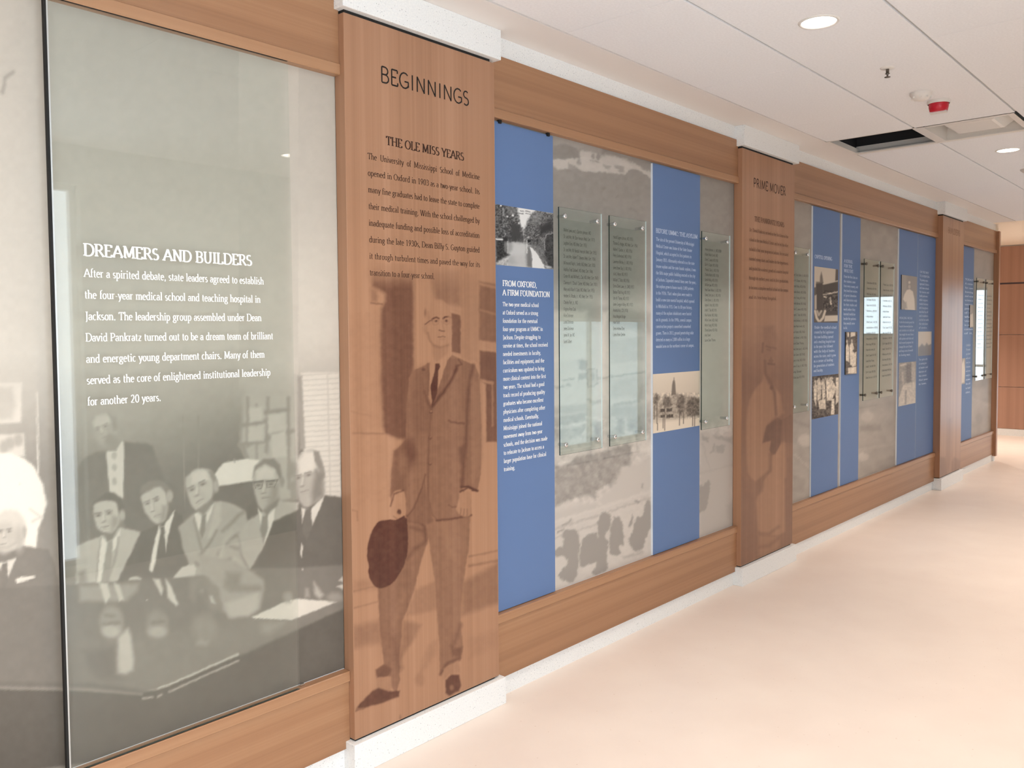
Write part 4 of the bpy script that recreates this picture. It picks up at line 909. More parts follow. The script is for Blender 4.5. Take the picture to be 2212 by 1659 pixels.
grid_print('photo_print', m0, 'mural_print', .60, L[0], Z0R, Z1R, REC, 290, 500, C, 'print', GR)
grid_print('photo_print_continued', m0, 'mural_print', XS, .60, Z0R, Z1R, REC, 40, 120, C, 'print', GR)

# --- aerial view behind the blue panels
C = Canvas(1180, 270, 1600, 1310, .34)
h5 = crop(1190, 290, 9.217); h6 = crop(1190, 900, 4.366); h7 = crop(1180, 740, 4.88); h4 = crop(1400, 780, 4.15)
C.fade(lambda x, y, v: .34+.10*np.clip((y-420)/150, 0, 1)+.30*np.clip((y-600)/60, 0, 1)-.02*np.clip((x-1480)/60, 0, 1)*np.clip((y-560)/200, 0, 1))
C.poly(h5(0,-200, 2300,-200, 2300,700, 0,200), .42, 10)
C.poly(h5(30,500, 330,480, 540,470, 600,330, 800,360, 1100,430, 1500,560, 2050,800, 2050,930, 1800,720, 1580,690, 1480,800, 1200,760, 1000,760, 640,740, 480,660, 340,690, 130,700, 30,640), .60, 2.5)
C.poly(h5(40,210, 300,220, 500,260, 590,420, 600,540, 540,470, 200,500, 40,490), .30, 2.5); C.poly(h5(340,560, 480,640, 470,700, 350,700), .40, 2); C.ell(*h5(560,560)[0], 4, 6, .38, 2); C.ell(*h5(840,440)[0], 4, 6, .36, 2); C.ell(*h5(945,440)[0], 5.5, 7, .35, 2)
C.line(h5(780,520, 860,540), 3, .40, 1.5); C.line(h5(890,520, 960,550), 3, .38, 1.5); C.poly(h5(1030,600, 1200,640, 1190,700, 1080,670), .44, 2); C.poly(h5(1250,600, 1460,660, 1460,760, 1400,760, 1270,680), .42, 2); C.line(h5(1000,400, 1500,560, 1700,640, 2050,880), 5, .62, 2); C.poly(h5(1000,430, 1300,470, 1800,640, 2050,760, 2050,300, 1000,200), .33, 5); C.line(h5(1100,440, 1500,540, 2050,830), 6, .58, 3)
C.line(h5(1580,1480, 1710,1530), 3, .3, 2); C.ell(*h5(1320,1240)[0], 3, 3, .28, 1.5); C.ell(*h5(1060,1080)[0], 4, 4, .27, 2)
# buildings and streets in the middle
C.poly(h7(60,-480, 1110,-300, 1110,-100, 60,-330), .50, 12); C.poly(h7(60,-330, 420,-330, 430,160, 330,180, 60,220), .78, 8); C.poly(h7(580,-330, 660,-330, 660,560, 580,560), .82, 8)
for k in range(6): C.line(h7(680, 30+k*34-10, 1040, 5+k*34-40), 2.4, .76, 1.5)
C.poly(h7(680,-20, 1040,-60, 1040,190, 680,220), .56, 4, al=.5); C.poly(h7(330,180, 430,190, 430,280, 340,290), .48, 3); C.poly(h7(60,210, 330,190, 350,400, 60,480), .74, 5); C.poly(h7(340,330, 430,320, 440,360, 340,400), .50, 3)
C.poly(h7(430,290, 530,280, 550,430, 440,470), .66, 3); C.line(h7(430,290, 530,280, 550,430, 440,470, 430,290), 2.4, .46, 1.2); C.poly(h7(470,315, 495,310, 510,400, 485,405), .52, 2)
for q in ((200,395), (265,380), (110,475), (160,465), (235,450)): C.ell(*h7(*q)[0], 6, 3, .52, 2)
C.line(h7(60,770, 420,720), 7, .74, 3); C.poly(h7(60,680, 420,640, 420,720, 60,760), .58, 5); C.poly(h7(60,790, 420,740, 430,830, 60,900), .54, 5); C.line(h7(60,910, 420,840), 4, .80, 2); C.poly(h7(60,920, 400,870, 380,1000, 60,1030), .56, 7)
C.line(h7(560,380, 1040,310), 5, .50, 2); C.line(h7(560,400, 1040,345), 6, .72, 2.5); C.line(h7(560,600, 900,560), 6, .80, 3); C.poly(h7(440,480, 580,470, 590,590, 460,610), .74, 5); C.line(h7(440,600, 490,640, 560,620), 6, .50, 3)
C.poly(h7(680,400, 1100,340, 1100,560, 680,600), .64, 8); C.poly(h7(1000,430, 1050,440, 1040,600, 940,620), .50, 6)
for k in range(7): C.ell(*h7(720+k*42, 660-k*7)[0], 4, 4, .50, 2)
C.poly(h7(680,680, 1110,620, 1110,760, 680,780), .56, 10); C.poly(h7(740,800, 820,800, 820,960, 740,980), .46, 6); C.poly(h7(860,780, 1110,720, 1110,980, 880,920), .48, 9); C.poly(h7(500,850, 590,830, 590,1060, 480,1040), .50, 7)
# dark wood, road and trees at the foot
C.poly(h6(30,450, 110,480, 250,380, 480,330, 700,260, 760,270, 750,470, 670,480, 650,640, 570,665, 540,640, 430,700, 420,790, 360,740, 230,760, 160,800, 30,860), .40, 5, smooth=False)
n_ = C.noise(9, .10, 21); C.a += np.where((C.Y[:, None] > 900) & (C.Y[:, None] < 1090), n_, n_*.25)
C.poly(h6(680,480, 950,400, 950,720, 540,860, 440,800, 560,680), .68, 8); C.poly(h6(30,900, 420,800, 500,870, 30,1010), .66, 8)
C.line(h6(30,1000, 480,860, 950,700), 7, .76, 2.5); C.line(h6(30,1060, 480,920, 950,760), 5, .58, 2); C.line(h6(30,1150, 440,1010), 3, .56, 2); C.line(h6(120,1025, 195,980), 4, .40, 1.8); C.line(h6(70,1090, 120,1060), 4, .40, 1.8); C.ell(*h6(810,797)[0], 5, 3, .40, 1.5); C.ell(*h6(860,660)[0], 3, 5, .44, 2)
for q in ((110,1100, 170,1055, 260,1095, 265,1300, 250,1480, 190,1570, 70,1500, 150,1400, 130,1320, 30,1320, 60,1240, 120,1210), (300,1160, 420,1095, 450,1140, 540,1170, 530,1300, 520,1450, 390,1490, 430,1370, 280,1410), (440,1000, 490,910, 555,930, 560,1040, 515,1110, 510,1170, 455,1160), (560,1080, 590,960, 630,945, 670,1000, 692,1200, 650,1220, 655,1290, 600,1310, 555,1280), (770,1080, 800,950, 860,930, 900,800, 945,810, 945,1010, 890,1160, 860,1250, 790,1262, 730,1160), (735,1030, 765,920, 770,1000, 750,1040)):
    C.poly(h6(*q), .36, 2.5, smooth=True)
C.line(h6(690,1330, 860,1280), 6, .54, 3)
# right end strip
C.poly(h4(460,640, 760,680, 760,1500, 460,1580), .62, 8); C.poly(h4(480,660, 550,690, 540,725, 490,715), .44, 3); C.poly(h4(580,660, 750,690, 750,735, 600,690), .46, 4); C.poly(h4(610,760, 690,750, 680,820, 610,820), .46, 3); C.line(h4(595,750, 590,810, 565,820), 4, .44, 2); C.line(h4(490,740, 550,950), 3, .54, 2); C.line(h4(460,1010, 760,930), 4, .56, 3)
C.poly(h4(455,1110, 500,1120, 535,1065, 560,1100, 545,1200, 525,1320, 455,1375), .40, 2.5); C.poly(h4(700,1300, 760,1250, 760,1480, 720,1420), .54, 6)
C.fade(lambda x, y, v: np.where(y < 560, .42+(v-.42)*1.45, .58+(v-.58)*1.12))
C.fade(lambda x, y, v: v+.13*np.clip((y-610)/50, 0, 1)*np.clip((930-y)/60, 0, 1)+.04*(y > 900))
C.warp(6, 2.0, 83)
AR = ((116, 111, 106), (218, 210, 201))
grid_print('photo_print', m1, 'mural_print', R[0], L[1], Z0R, Z1R, REC, 230, 330, C, 'print', AR)

# --- third and fourth bays
C = Canvas(1700, 420, 2040, 1140, .5)
k5 = crop(1680, 380, 4.147); k6 = crop(1680, 740, 3.318)
C.fade(lambda x, y, v: .42+.10*np.clip((y-480)/200, 0, 1))
C.poly(k6(100,510, 240,490, 240,1120, 100,1150), .48, 6); C.ell(*k6(200,700)[0], 16, 13, .66, 3); C.line(k6(110,560, 220,600), 5, .38, 3); C.line(k6(120,800, 230,900), 3, .62, 2); C.poly(k6(110,950, 200,980, 190,1080, 110,1060), .40, 4)
C.poly(k6(580,460, 860,430, 860,900, 575,980), .46, 8); C.ell(*k6(640,530)[0], 14, 11, .62, 4); C.poly(k6(590,600, 740,580, 740,630, 590,640), .34, 4); C.ell(*k6(615,820)[0], 12, 9, .64, 3); C.line(k6(580,770, 850,720), 4, .54, 3); C.poly(k6(700,860, 850,800, 850,870, 700,920), .38, 5)
C.a += C.noise(16, .05, 31); C.warp(6, 1.5, 85)
grid_print('photo_print', m2, 'mural_print', R[1], L[2], Z0R, Z1R, REC, 180, 150, C, 'print', ((110, 102, 94), (232, 222, 210)))
C = Canvas(2070, 500, 2170, 980, .5)
C.poly([(2096,840), (2160,830), (2160,960), (2096,950)], .56, 6); C.line([(2098,860), (2150,880)], 4, .66, 3); C.ell(2115, 905, 8, 10, .42, 4)
C.a += C.noise(14, .06, 41)
grid_print('photo_print', m3, 'mural_print', R[2], XE, Z0R, Z1R, REC, 60, 90, C, 'print', ((110, 104, 98), (230, 220, 210)))
# ------------------------------------------------------------------ glass sheet in front of the first mural
gp = empty('glass_sheet', (1.2, .022, Z0R)); tag(gp, 'large clear glass sheet lettered DREAMERS AND BUILDERS over the group mural', 'glass panel')
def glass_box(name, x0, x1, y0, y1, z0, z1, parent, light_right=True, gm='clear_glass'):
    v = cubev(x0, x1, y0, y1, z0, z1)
    return mesh(name, v, CUBE_F, None, parent, mats=[gm, 'glass_edge', 'glass_edge_glint'], fmat=[1, 1, 0, 2 if light_right else 0, 0, 1])
glass_box('glass_pane', .850, 1.562, .022, .031, Z0R, Z1R, gp, False)
box('edge_gasket', .8445, .8505, .0200, .0330, Z0R, Z1R, 'black_gap', gp)
box('edge_channel', .8508, .8545, .0205, .0218, Z0R, Z1R, 'aluminium', gp)
YG = .0214
T = ['After a spirited debate, state leaders agreed to establish', 'the four-year medical school and teaching hospital in', 'Jackson. The leadership group assembled under Dean', 'David Pankratz turned out to be a dream team of brilliant', 'and energetic young department chairs. Many of them', 'served as the core of enlightened institutional leadership', 'for another 20 years.']
p, q = at(180.4, 551.5, YG), at(544.6, 574.6, YG)
lettering('heading_lettering', [('DREAMERS AND BUILDERS', p[0], q[0], (p[2]+q[2])/2)], YG, .0315, (True, .085, .20), 'white_ink', gp)
lettering('body_lettering', block(T, (181.4, 598), (188.6, 876.2), [569.7, 562.8, 565, 590.3, 572, 584.8, 348.7], YG), YG, .0212, (True, .07, .165), 'white_ink', gp)
multibox('edge_clip', [(1.575, 1.590, .036, .052, Z0R-.002, Z0R+.006)], 'steel', gp)

# ------------------------------------------------------------------ blue text boards
YB0 = .042
def board(x0, x1, label):
    t = empty('text_board', ((x0+x1)/2, YB0, Z0R)); tag(t, label, 'text panel')
    mesh('board', cubev(x0, x1, YB0, REC, Z0R+.002, Z1R-.008), CUBE_F, None, t, mats=['blue_board', 'board_edge'], fmat=[1, 1, 0, 1, 1, 1]); return t
YP, YL = YB0-.0005, YB0-.0008
BW = ((26, 26, 27), (236, 236, 234)); SEP = ((52, 44, 40), (240, 226, 206)); PALE = ((96, 92, 92), (236, 224, 208))
def photo(parent, x0, x1, z0, z1, cv, n, ramp, raised=0.0):
    if raised: box('photo_mount', x0, x1, YP-raised, YB0, z0, z1, 'black_gap', parent)
    return grid_print('photo_print', parent, 'photo_print', x0, x1, z0, z1, YP-raised-(.0004 if raised else 0), *n, cv, 'print', ramp)

bA = board(R[0]+.045, 2.912, 'blue text board titled FROM OXFORD with a tree-lined road photo')
for x in (2.560, 2.868): box('board_clip', x, x+.014, .034, .046, Z1R-.014, Z1R, 'black_gap', bA)
C = Canvas(1066, 432, 1202, 590, .55, 2.0); t8 = crop(1060, 420, 9.213)
C.poly(t8(500,150, 1300,200, 1300,400, 820,560, 690,690, 600,640, 560,420), .94, 3)
C.poly(t8(60,150, 520,260, 560,500, 600,680, 640,780, 640,960, 60,960), .30, 4); C.poly(t8(800,400, 900,330, 1000,320, 1120,360, 1280,370, 1280,1200, 900,1060, 760,980, 660,900, 700,620), .34, 5)
n1 = C.noise(2.4, .20, 51); tr_ = (C.Y[:, None] < 522); C.a = np.where(tr_ & (C.a < .8), C.a+n1, C.a)
C.poly(t8(300,240, 480,270, 520,420, 340,380), .58, 5, al=.5); C.poly(t8(400,600, 470,560, 560,600, 620,900, 400,940), .20, 6); C.poly(t8(820,420, 960,360, 960,560, 830,620), .60, 7, al=.6); C.poly(t8(960,640, 1200,520, 1260,700, 1000,800), .16, 7)
for x in (380, 490, 640, 860, 930): C.line(t8(x,840, x,980), 1.3, .16, 1)
C.line(t8(250,280, 260,420), 3, .62, 2); C.ell(*t8(440,420)[0], 1.8, 3, .95, 1); C.ell(*t8(330,440)[0], 1.8, 2, .9, 1); C.ell(*t8(205,220)[0], 1.8, 1.8, .95, 1); C.ell(*t8(565,575)[0], 1.5, 2, .9, 1)
C.poly(t8(110,960, 420,950, 800,1020, 860,1470, 110,1430), .62, 3); C.poly(t8(440,960, 640,980, 760,1040, 800,1180, 820,1480, 560,1470, 160,1380, 330,1200, 430,1100), .78, 5); C.poly(t8(380,1230, 650,1200, 680,1420, 240,1380), .62, 7, al=.7)
C.poly(t8(110,910, 260,910, 330,1100, 320,1160, 380,1200, 110,1340), .16, 4); n2 = C.noise(2.4, .10, 53); C.a = np.where((C.X[None, :] < 1098) & (C.Y[:, None] > 520), C.a+n2, C.a)
C.line(t8(110,890, 260,893), 3.6, .93, 1); C.poly(t8(240,860, 290,840, 340,865, 340,930, 250,930), .12, 1.5); C.ell(*t8(290,790)[0], 1.8, 3, .55, 1); C.line(t8(335,940, 335,1160), 2.4, .72, 1); C.poly(t8(265,950, 320,960, 320,1150, 280,1130), .42, 3)
C.poly(t8(720,1040, 790,1040, 830,1300, 830,1460, 720,1440, 690,1250), .42, 5); C.poly(t8(785,1050, 830,1080, 940,1200, 1010,1330, 1080,1480, 825,1470, 830,1250), .90, 1.2)
C.poly(t8(830,1040, 1100,1080, 1100,1400, 1040,1370, 940,1180), .40, 4); C.poly(t8(1075,880, 1110,800, 1250,770, 1290,800, 1290,1480, 1150,1440, 1080,1250), .20, 3); C.line(t8(1075,1100, 1072,880, 1110,800, 1250,770), 1.6, .62, 1)
n3 = C.noise(2.4, .09, 55); C.a = np.where((C.X[None, :] > 1152) & (C.Y[:, None] > 500), C.a+n3, C.a)
C.line(t8(722,900, 722,1160), 1.8, .92, 1); C.poly(t8(730,900, 790,910, 800,990, 730,980), .06, 1.2); C.line(t8(740,850, 760,850), 2, .9, 1); C.line(t8(745,965, 785,965), 1.6, .8, 1); C.poly(t8(1075,1415, 1200,1430, 1210,1460, 1120,1460), .8, 2)
for yy, q in ((325, (585, 650, 690, 785)), (375, (570, 650, 700, 795))):
    for s0, s1 in ((q[0], q[1]), (q[2], q[3])): C.line(t8(s0, yy, s1, yy+(s1-585)*.12), 1.8, .35, .8, al=.8)
C.poly(t8(785,1050, 830,1080, 940,1200, 1010,1330, 1080,1480, 825,1470, 830,1250), .92, 1.0); C.poly(t8(480,980, 640,985, 720,1040, 700,1250, 690,1440, 560,1460, 470,1300), .80, 8, al=.6)
C.warp(4, .8, 89)
photo(bA, R[0]+.0452, 2.9118, 1.7785, 2.0225, C, (150, 120), BW)
p, q = at(1085.8, 617.9, YL), at(1159.8, 621.5, YL); p2, q2 = at(1085.8, 638, YL), at(1187.6, 642, YL)
lettering('heading_lettering', [('FROM OXFORD,', p[0], q[0], (p[2]+q[2])/2), ('A FIRM FOUNDATION', p2[0], q2[0], (p2[2]+q2[2])/2)], YL, .0232, BOLD, 'white_ink', bA)
T = ['The two-year medical school', 'at Oxford served as a strong', 'foundation for the eventual', 'four-year program at UMMC in', 'Jackson. Despite struggling to', 'survive at times, the school received', 'needed investments in faculty,', 'facilities and equipment, and the', 'curriculum was updated to bring', 'more clinical content into the first', 'two years. The school had a good', 'track record of producing quality', 'graduates who became excellent', 'physicians after completing other', 'medical schools. Eventually,', 'Mississippi joined the national', 'movement away from two-year', 'schools, and the decision was made', 'to relocate to Jackson to access a', 'larger population base for clinical', 'training.']
E_ = [1163.9, 1162.4, 1161.3, 1172.5, 1167.8, 1183.4, 1168.5, 1175.7, 1176, 1179.3, 1176, 1177, 1174, 1178, 1164, 1171.3, 1172, 1182.5, 1175.3, 1180, 1112.8]
lettering('body_lettering', block(T, (1085.8, 661.3), (1088.3, 1018.4), E_, YL), YL, .0168, (True, .07, .16), 'white_ink', bA)

bB = board(3.714, 4.193, 'blue text board titled BEFORE UMMC with a sepia asylum photo')
C = Canvas(1404, 796, 1516, 940, .90, 2.0)
C.fade(lambda x, y, v: .92-.10*np.clip((y-800)/60, 0, 1))
h4 = crop(1400, 780, 4.15)
C.poly(h4(40,560, 465,500, 465,640, 40,660), .92, 4); C.poly(h4(45,400, 100,380, 210,310, 260,290, 330,310, 465,330, 465,500, 45,520), .62, 5)
C.poly(h4(215,215, 222,180, 232,165, 240,180, 244,215, 246,250, 250,300, 206,310, 212,260), .40, 1.6); C.line(h4(232,150, 232,180), 1.6, .5, 1); C.poly(h4(100,420, 235,400, 250,520, 100,515), .66, 2)
for q in ((110,430, 150,425, 150,455, 110,460), (165,425, 215,420, 215,450, 165,455), (112,485, 150,480, 150,505, 112,508), (165,480, 225,476, 225,505, 165,508)): C.poly(h4(*q), .22, 1.2)
for q in ((125,390, 150,300, 200,330, 215,390, 180,420), (45,330, 75,290, 105,320, 90,380, 50,390), (255,400, 270,320, 300,300, 330,330, 325,440, 290,480), (340,400, 370,330, 420,320, 465,350, 465,490, 350,490)): C.poly(h4(*q), .30, 4, al=.85)
C.a = np.where((C.Y[:, None] > 848) & (C.Y[:, None] < 905), C.a+C.noise(3, .13, 61), C.a)
for x, a0, a1 in ((80,370,560), (150,400,620), (135,470,600), (282,450,575), (318,470,560), (400,480,580), (418,480,585), (55,400,520), (85,560,620)): C.line(h4(x, a0, x-1, a1), 1.5, .28, .8)
photo(bB, 3.7142, 4.1928, .983, 1.287, C, (110, 110), SEP)
p, q = at(1417, 503.5, YL), at(1506.7, 515, YL)
lettering('heading_lettering', [('BEFORE UMMC: THE ASYLUM', p[0], q[0], (p[2]+q[2])/2)], YL, .0215, BOLD, 'pale_ink', bB)
T = ['The site of the present University of Mississippi', 'Medical Center was home of the State Insane', 'Hospital, which accepted its first patients in', 'January 1855. Alternately referred to as the state', 'insane asylum and the state lunatic asylum, it was', 'the fifth major public building erected in the city', 'of Jackson. Expanded several times over the years,', 'the asylum grew to house nearly 3,000 patients', "in the 1920s. That's when plans were made to", 'build a new state mental hospital, which opened', 'in Whitfield in 1935. Over its 80-year history,', 'many of the asylum inhabitants were buried', 'on its grounds. In the 1990s, several campus', 'construction projects unearthed unmarked', 'graves. Then in 2013, ground penetrating radar', 'detected as many as 2,000 coffins in a large', 'wooded area on the northeast corner of campus.']
E_ = [1400+v/5.53 for v in (550,525,518,555,570,562,575,545,523,553,525,517,518,510,545,500,550)]
lettering('body_lettering', block(T, (1417.2, 519.7), (1417.2, 751.7), E_, YL), YL, .0165, (True, .07, .16), 'pale_ink', bB)

# third bay boards
def filler(parent, txts, p0, p1, ends, cap, mat='pale_ink', name='body_lettering', st=(True, .08, .17)):
    lettering(name, block(txts, p0, p1, ends, YL), YL, cap, st, mat, parent)
bC = board(5.736, 6.222, 'left board of the touching blue pair, with a dome-and-bunting photo above a crowd photo')
C = Canvas(1752, 566, 1818, 708, .3, 3.0); d2 = crop(1740, 540, 4.364)
C.poly(d2(60,100, 320,100, 320,290, 60,360), .80, 1.5); C.poly(d2(285,180, 320,180, 320,290, 280,300), .22, 1.5); C.poly(d2(100,300, 135,300, 138,250, 150,205, 160,250, 168,310, 168,390, 100,390), .36, 2); C.poly(d2(100,320, 165,310, 165,570, 100,570), .16, 2)
C.poly(d2(165,330, 320,300, 320,610, 165,610), .16, 2); C.line(d2(165,320, 320,288), 2, .8, .8); C.line(d2(170,420, 310,395), 3, .75, 1); C.line(d2(175,440, 195,450), 3, .8, 1); C.line(d2(235,450, 240,510), 4, .75, 1.2)
n1 = C.noise(3, .22, 71); C.a = np.where((C.Y[:, None] > 628) & (C.Y[:, None] < 672) & (C.X[None, :] > 1778), C.a+n1, C.a)
C.poly(d2(85,430, 105,420, 105,560, 85,560), .75, 1.5); C.line(d2(90,575, 105,640, 130,680, 165,640, 185,575), 5, .86, 1); C.line(d2(110,575, 125,615, 150,575), 4, .7, 1); C.poly(d2(185,620, 320,615, 320,670, 175,675), .86, 1); C.poly(d2(60,680, 320,676, 320,760, 60,760), .2, 2)
photo(bC, 5.765, 6.195, 1.56, 1.945, C, (90, 90), SEP)
C = Canvas(1748, 800, 1818, 912, .2, 3.0)
for q in ((75,1290, 95,1240, 110,1290, 100,1480, 80,1420), (105,1230, 130,1210, 150,1260, 145,1400, 115,1420), (150,1230, 180,1230, 190,1380, 160,1420), (190,1220, 240,1200, 290,1300, 250,1420, 200,1420), (285,1200, 315,1200, 315,1420, 285,1460), (120,1420, 190,1400, 190,1500, 130,1500), (245,1410, 272,1400, 272,1550, 240,1555)): C.poly(d2(*q), .84, 1.6)
for x, y in ((92,1240), (128,1218), (165,1225), (190,1215), (215,1215), (250,1210)): C.ell(*d2(x, y)[0], 2.4, 3.4, .66, 1)
C.a += C.noise(3, .16, 73)
photo(bC, 5.742, 6.222, .892, 1.188, C, (90, 70), SEP)
p, q = at(1760, 556, YL), at(1797, 561, YL)
filler(bC, ['CAPITOL OPENING', ], (1760, 557.5), (1760, 557.5), [1797.5], .024, name='heading_lettering', st=BOLD)
W_ = ['Under the medical school', 'created by the Legislature', 'the new building opened', 'and a teaching hospital rose', 'in the years that followed', 'with the help of leaders', 'across the state, and it grew', 'as a center of healing', 'for generations of students', 'and faculty.']
filler(bC, W_, (1759, 710), (1757.5, 804), [1740+v/4.364 for v in (292,265,262,278,258,275,285,258,270,165)], .019)
bD = board(6.270, 6.640, 'right board of the touching blue pair, with a small photo of figures in white')
C = Canvas(1820, 710, 1856, 816, .25, 4.0)
for q in ((378,920, 395,870, 412,920, 412,1060, 380,1040), (415,900, 440,860, 458,920, 455,1100, 420,1080), (440,980, 480,960, 478,1090, 440,1100), (400,1110, 480,1100, 480,1165, 400,1165), (395,775, 410,775, 410,820, 395,820), (425,775, 470,775, 470,810, 425,820)): C.poly(d2(*q), .86, 1.4)
C.ell(*d2(392,860)[0], 2, 3.5, .7, 1); C.ell(*d2(437,855)[0], 2, 3.5, .7, 1); C.ell(*d2(455,950)[0], 2.2, 3, .3, 1); C.a += C.noise(3, .10, 75)
photo(bD, 6.340, 6.575, 1.176, 1.492, C, (50, 60), SEP, raised=.006)
filler(bD, ['A SCHOOL', 'FOR THE', 'WHOLE STATE'], (1823.5, 566.5), (1823.5, 587.5), [1842, 1841, 1843], .022, name='heading_lettering', st=BOLD)
W_ = ['From the first class on', 'the students came', 'from every county, and', 'they found here teachers', 'of great devotion', 'and laboratories ready', 'for their studies and', 'wards where they', 'learned medicine', 'beside the patients', 'they would serve', 'for life.']
filler(bD, W_, (1823, 599.5), (1822, 711), [1740+v/4.364 for v in (490,470,495,488,480,485,485,468,470,476,465,395)], .018)
bE = board(7.545, 8.052, 'blue board next to the third pilaster, left one, with a white-coat portrait photo')
C = Canvas(1940, 586, 1984, 680, .42, 4.0); e3 = crop(1930, 560, 4.88)
C.poly(e3(75,150, 140,160, 140,540, 75,540), .50, 4); C.poly(e3(100,420, 115,370, 140,325, 170,315, 205,340, 222,420, 228,540, 120,540, 130,470), .90, 1.6); C.ell(*e3(168,290)[0], 2.6, 4, .66, 1); C.ell(*e3(168,245)[0], 2.4, 3, .8, 1); C.poly(e3(85,460, 135,450, 145,520, 90,520), .58, 3)
photo(bE, 7.605, 8.020, 1.678, 1.972, C, (60, 60), PALE, raised=.005)
C = Canvas(1934, 774, 1984, 884, .5, 4.0)
C.poly(e3(100,1330, 140,1300, 235,1290, 235,1520, 50,1560, 60,1460), .84, 2); C.poly(e3(190,1080, 225,1090, 235,1300, 185,1290), .72, 2); C.poly(e3(130,1120, 185,1100, 190,1290, 140,1310), .30, 3); C.line(e3(80,1120, 130,1105), 4, .85, 1.2); C.line(e3(95,1200, 105,1310), 4, .74, 2); C.line(e3(130,1390, 128,1520), 3, .45, 2); C.a += C.noise(3, .08, 77)
photo(bE, 7.572, 8.042, .854, 1.225, C, (60, 70), PALE)
W_ = ['HEALING WORK', 'As the first decades passed the', 'hospital drew new physicians', 'and scientists to its halls and', 'they taught the next classes', 'with patience and vision and', 'built research programs that', 'changed the care of hearts', 'and lungs across the world', 'in lasting ways.']
filler(bE, W_, (1943, 689), (1942, 769.5), [1930+v/4.88 for v in (200,218,205,218,212,210,210,200,205,180)], .018)
bF = board(8.056, 8.590, 'blue board next to the third pilaster, right one, with a faded photo at mid height')
C = Canvas(1978, 708, 2020, 782, .40, 4.0)
C.poly(e3(255,755, 400,755, 400,890, 370,910, 350,880, 330,920, 300,890, 270,930, 258,1000), .86, 2); C.poly(e3(262,930, 400,900, 400,1010, 262,1010), .38, 3)
photo(bF, 8.095, 8.500, 1.27, 1.489, C, (50, 40), ((92, 98, 112), (236, 224, 208)))
W_ = ['ON THE WAY', 'TO A NEW ERA', 'The growing campus', 'opened clinics', 'and new schools', 'for nurses and', 'health professions', 'while surgeons', 'made history', 'with transplants', 'watched by all', 'and students', 'carried on with', 'the mission', 'of service.']
filler(bF, W_, (1987, 589), (1985, 710), [1930+v/4.88 for v in (372,380,365,375,375,375,360,362,365,365,365,365,372,362,355)], .018)
W_ = ['The caption tells', 'of a meeting here', 'of leaders and', 'doctors of', 'the center', 'that year', 'in town.', '']
filler(bF, W_[:7], (1985, 779), (1984.5, 832), [1930+v/4.88 for v in (358,350,362,345,350,362,350)], .017)
bG = board(9.36, 9.972, 'blue board in the last narrow bay beyond the farthest pilaster')
C = Canvas(2090, 650, 2110, 716, .5, 4.0); C.poly([(2096,680), (2102,676), (2103,706), (2096,706)], .88, 1.5); C.poly([(2094,659), (2104,659), (2104,676), (2094,676)], .6, 2)
photo(bG, 9.815, 9.965, 1.525, 1.760, C, (20, 30), PALE, raised=.005)
C = Canvas(2070, 766, 2090, 836, .5, 4.0); C.poly([(2076,790), (2082,776), (2085,800), (2083,826), (2076,828)], .9, 1.5)
photo(bG, 9.50, 9.685, .945, 1.21, C, (20, 30), PALE)
W_ = ['TODAY', 'A center', 'for care', 'learning', 'and new', 'science', 'serves', 'people', 'of the', 'whole', 'state', 'in every', 'corner', 'of it.']
filler(bG, W_, (2085, 605), (2083, 722), [2102]*14, .019)
W_ = ['LOOKING ON', 'The work', 'goes ahead', 'with each', 'new class', 'of women', 'and men', 'ready to', 'answer', 'the call', 'to heal', 'others.']
filler(bG, W_, (2087, 748), (2086, 850), [2096]*12, .019)

# ------------------------------------------------------------------ glass plaques on steel standoffs
YA, YZ = .0150, .0205
def plaque(x0, x1, label, lines, dark=False, n_off=4, ink='black_ink'):
    t = empty('glass_plaque', ((x0+x1)/2, YZ, .962)); tag(t, label, 'glass plaque', 'glass name plaques on standoffs')
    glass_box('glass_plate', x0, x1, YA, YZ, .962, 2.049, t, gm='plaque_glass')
    mt = 'dark_steel' if dark else 'steel'
    for sx in (x0+.038, x1-.038):
        for sz in (1.005, 2.012):
            lathe('standoff', [(.0075, -(REC-.0002)), (.0075, -(YZ+.0006)), (.0112, -(YA-.0003)), (.0115, -(YA-.0035)), (.0098, -(YA-.0075)), (.0048, -(YA-.0095)), (.0003, -(YA-.010))], (sx, 0, sz), 'y', mt, t, n=20)
    if lines: lettering('name_lettering', lines, YA-.0006, .0145, (False, .10, .10), ink, t)
    return t
YN = YA-.0006
T = ['Walter Lewis and J. Quintin Johnson, MD', 'Dr. and Mrs. W. Elon Hanson (Med. Cert. 1917)', 'Leighton Gray, MD (Med. Cert. 1955)', 'Dr. and Mrs. W. Randall Hancock (Med. Cert. 1955)', 'Dr. and Mrs. Robert T. Stevens (Med. Cert. 1954)', 'Wilma and Ralph J. Smith, MD (Med. Cert. 1950)', 'Adolfus Fred Caldwell, MD (Med. Cert. 1946)', 'Carter W. and Wilfred L. Cox, MD (Med. Cert. 1947)', 'Clarence H. "Chuck" Carter, MD (Med. Cert. 1951)', 'Mary and Allan R. Cook, MD (Med. Cert. 1955)', 'Herbert A. Rhodes, Jr., MD (Med. Cert. 1955)', 'Charles Part, Jr., MD', 'Virginia Anne Cook', 'Alice Dickinson', 'Linda Dickinson', 'James Dickinson', 'James M. Joe, MD', 'Sarah Gilbert']
E_ = [1180+v/4.88 for v in (470,512,428,530,520,517,492,550,540,510,490,333,312,285,287,290,300,270)]
plaque(2.919, 3.236, 'glass plaque of black names right beside the FROM OXFORD board', block(T, (1217.5, 499.5), (1217.5, 741.3), E_, YN))
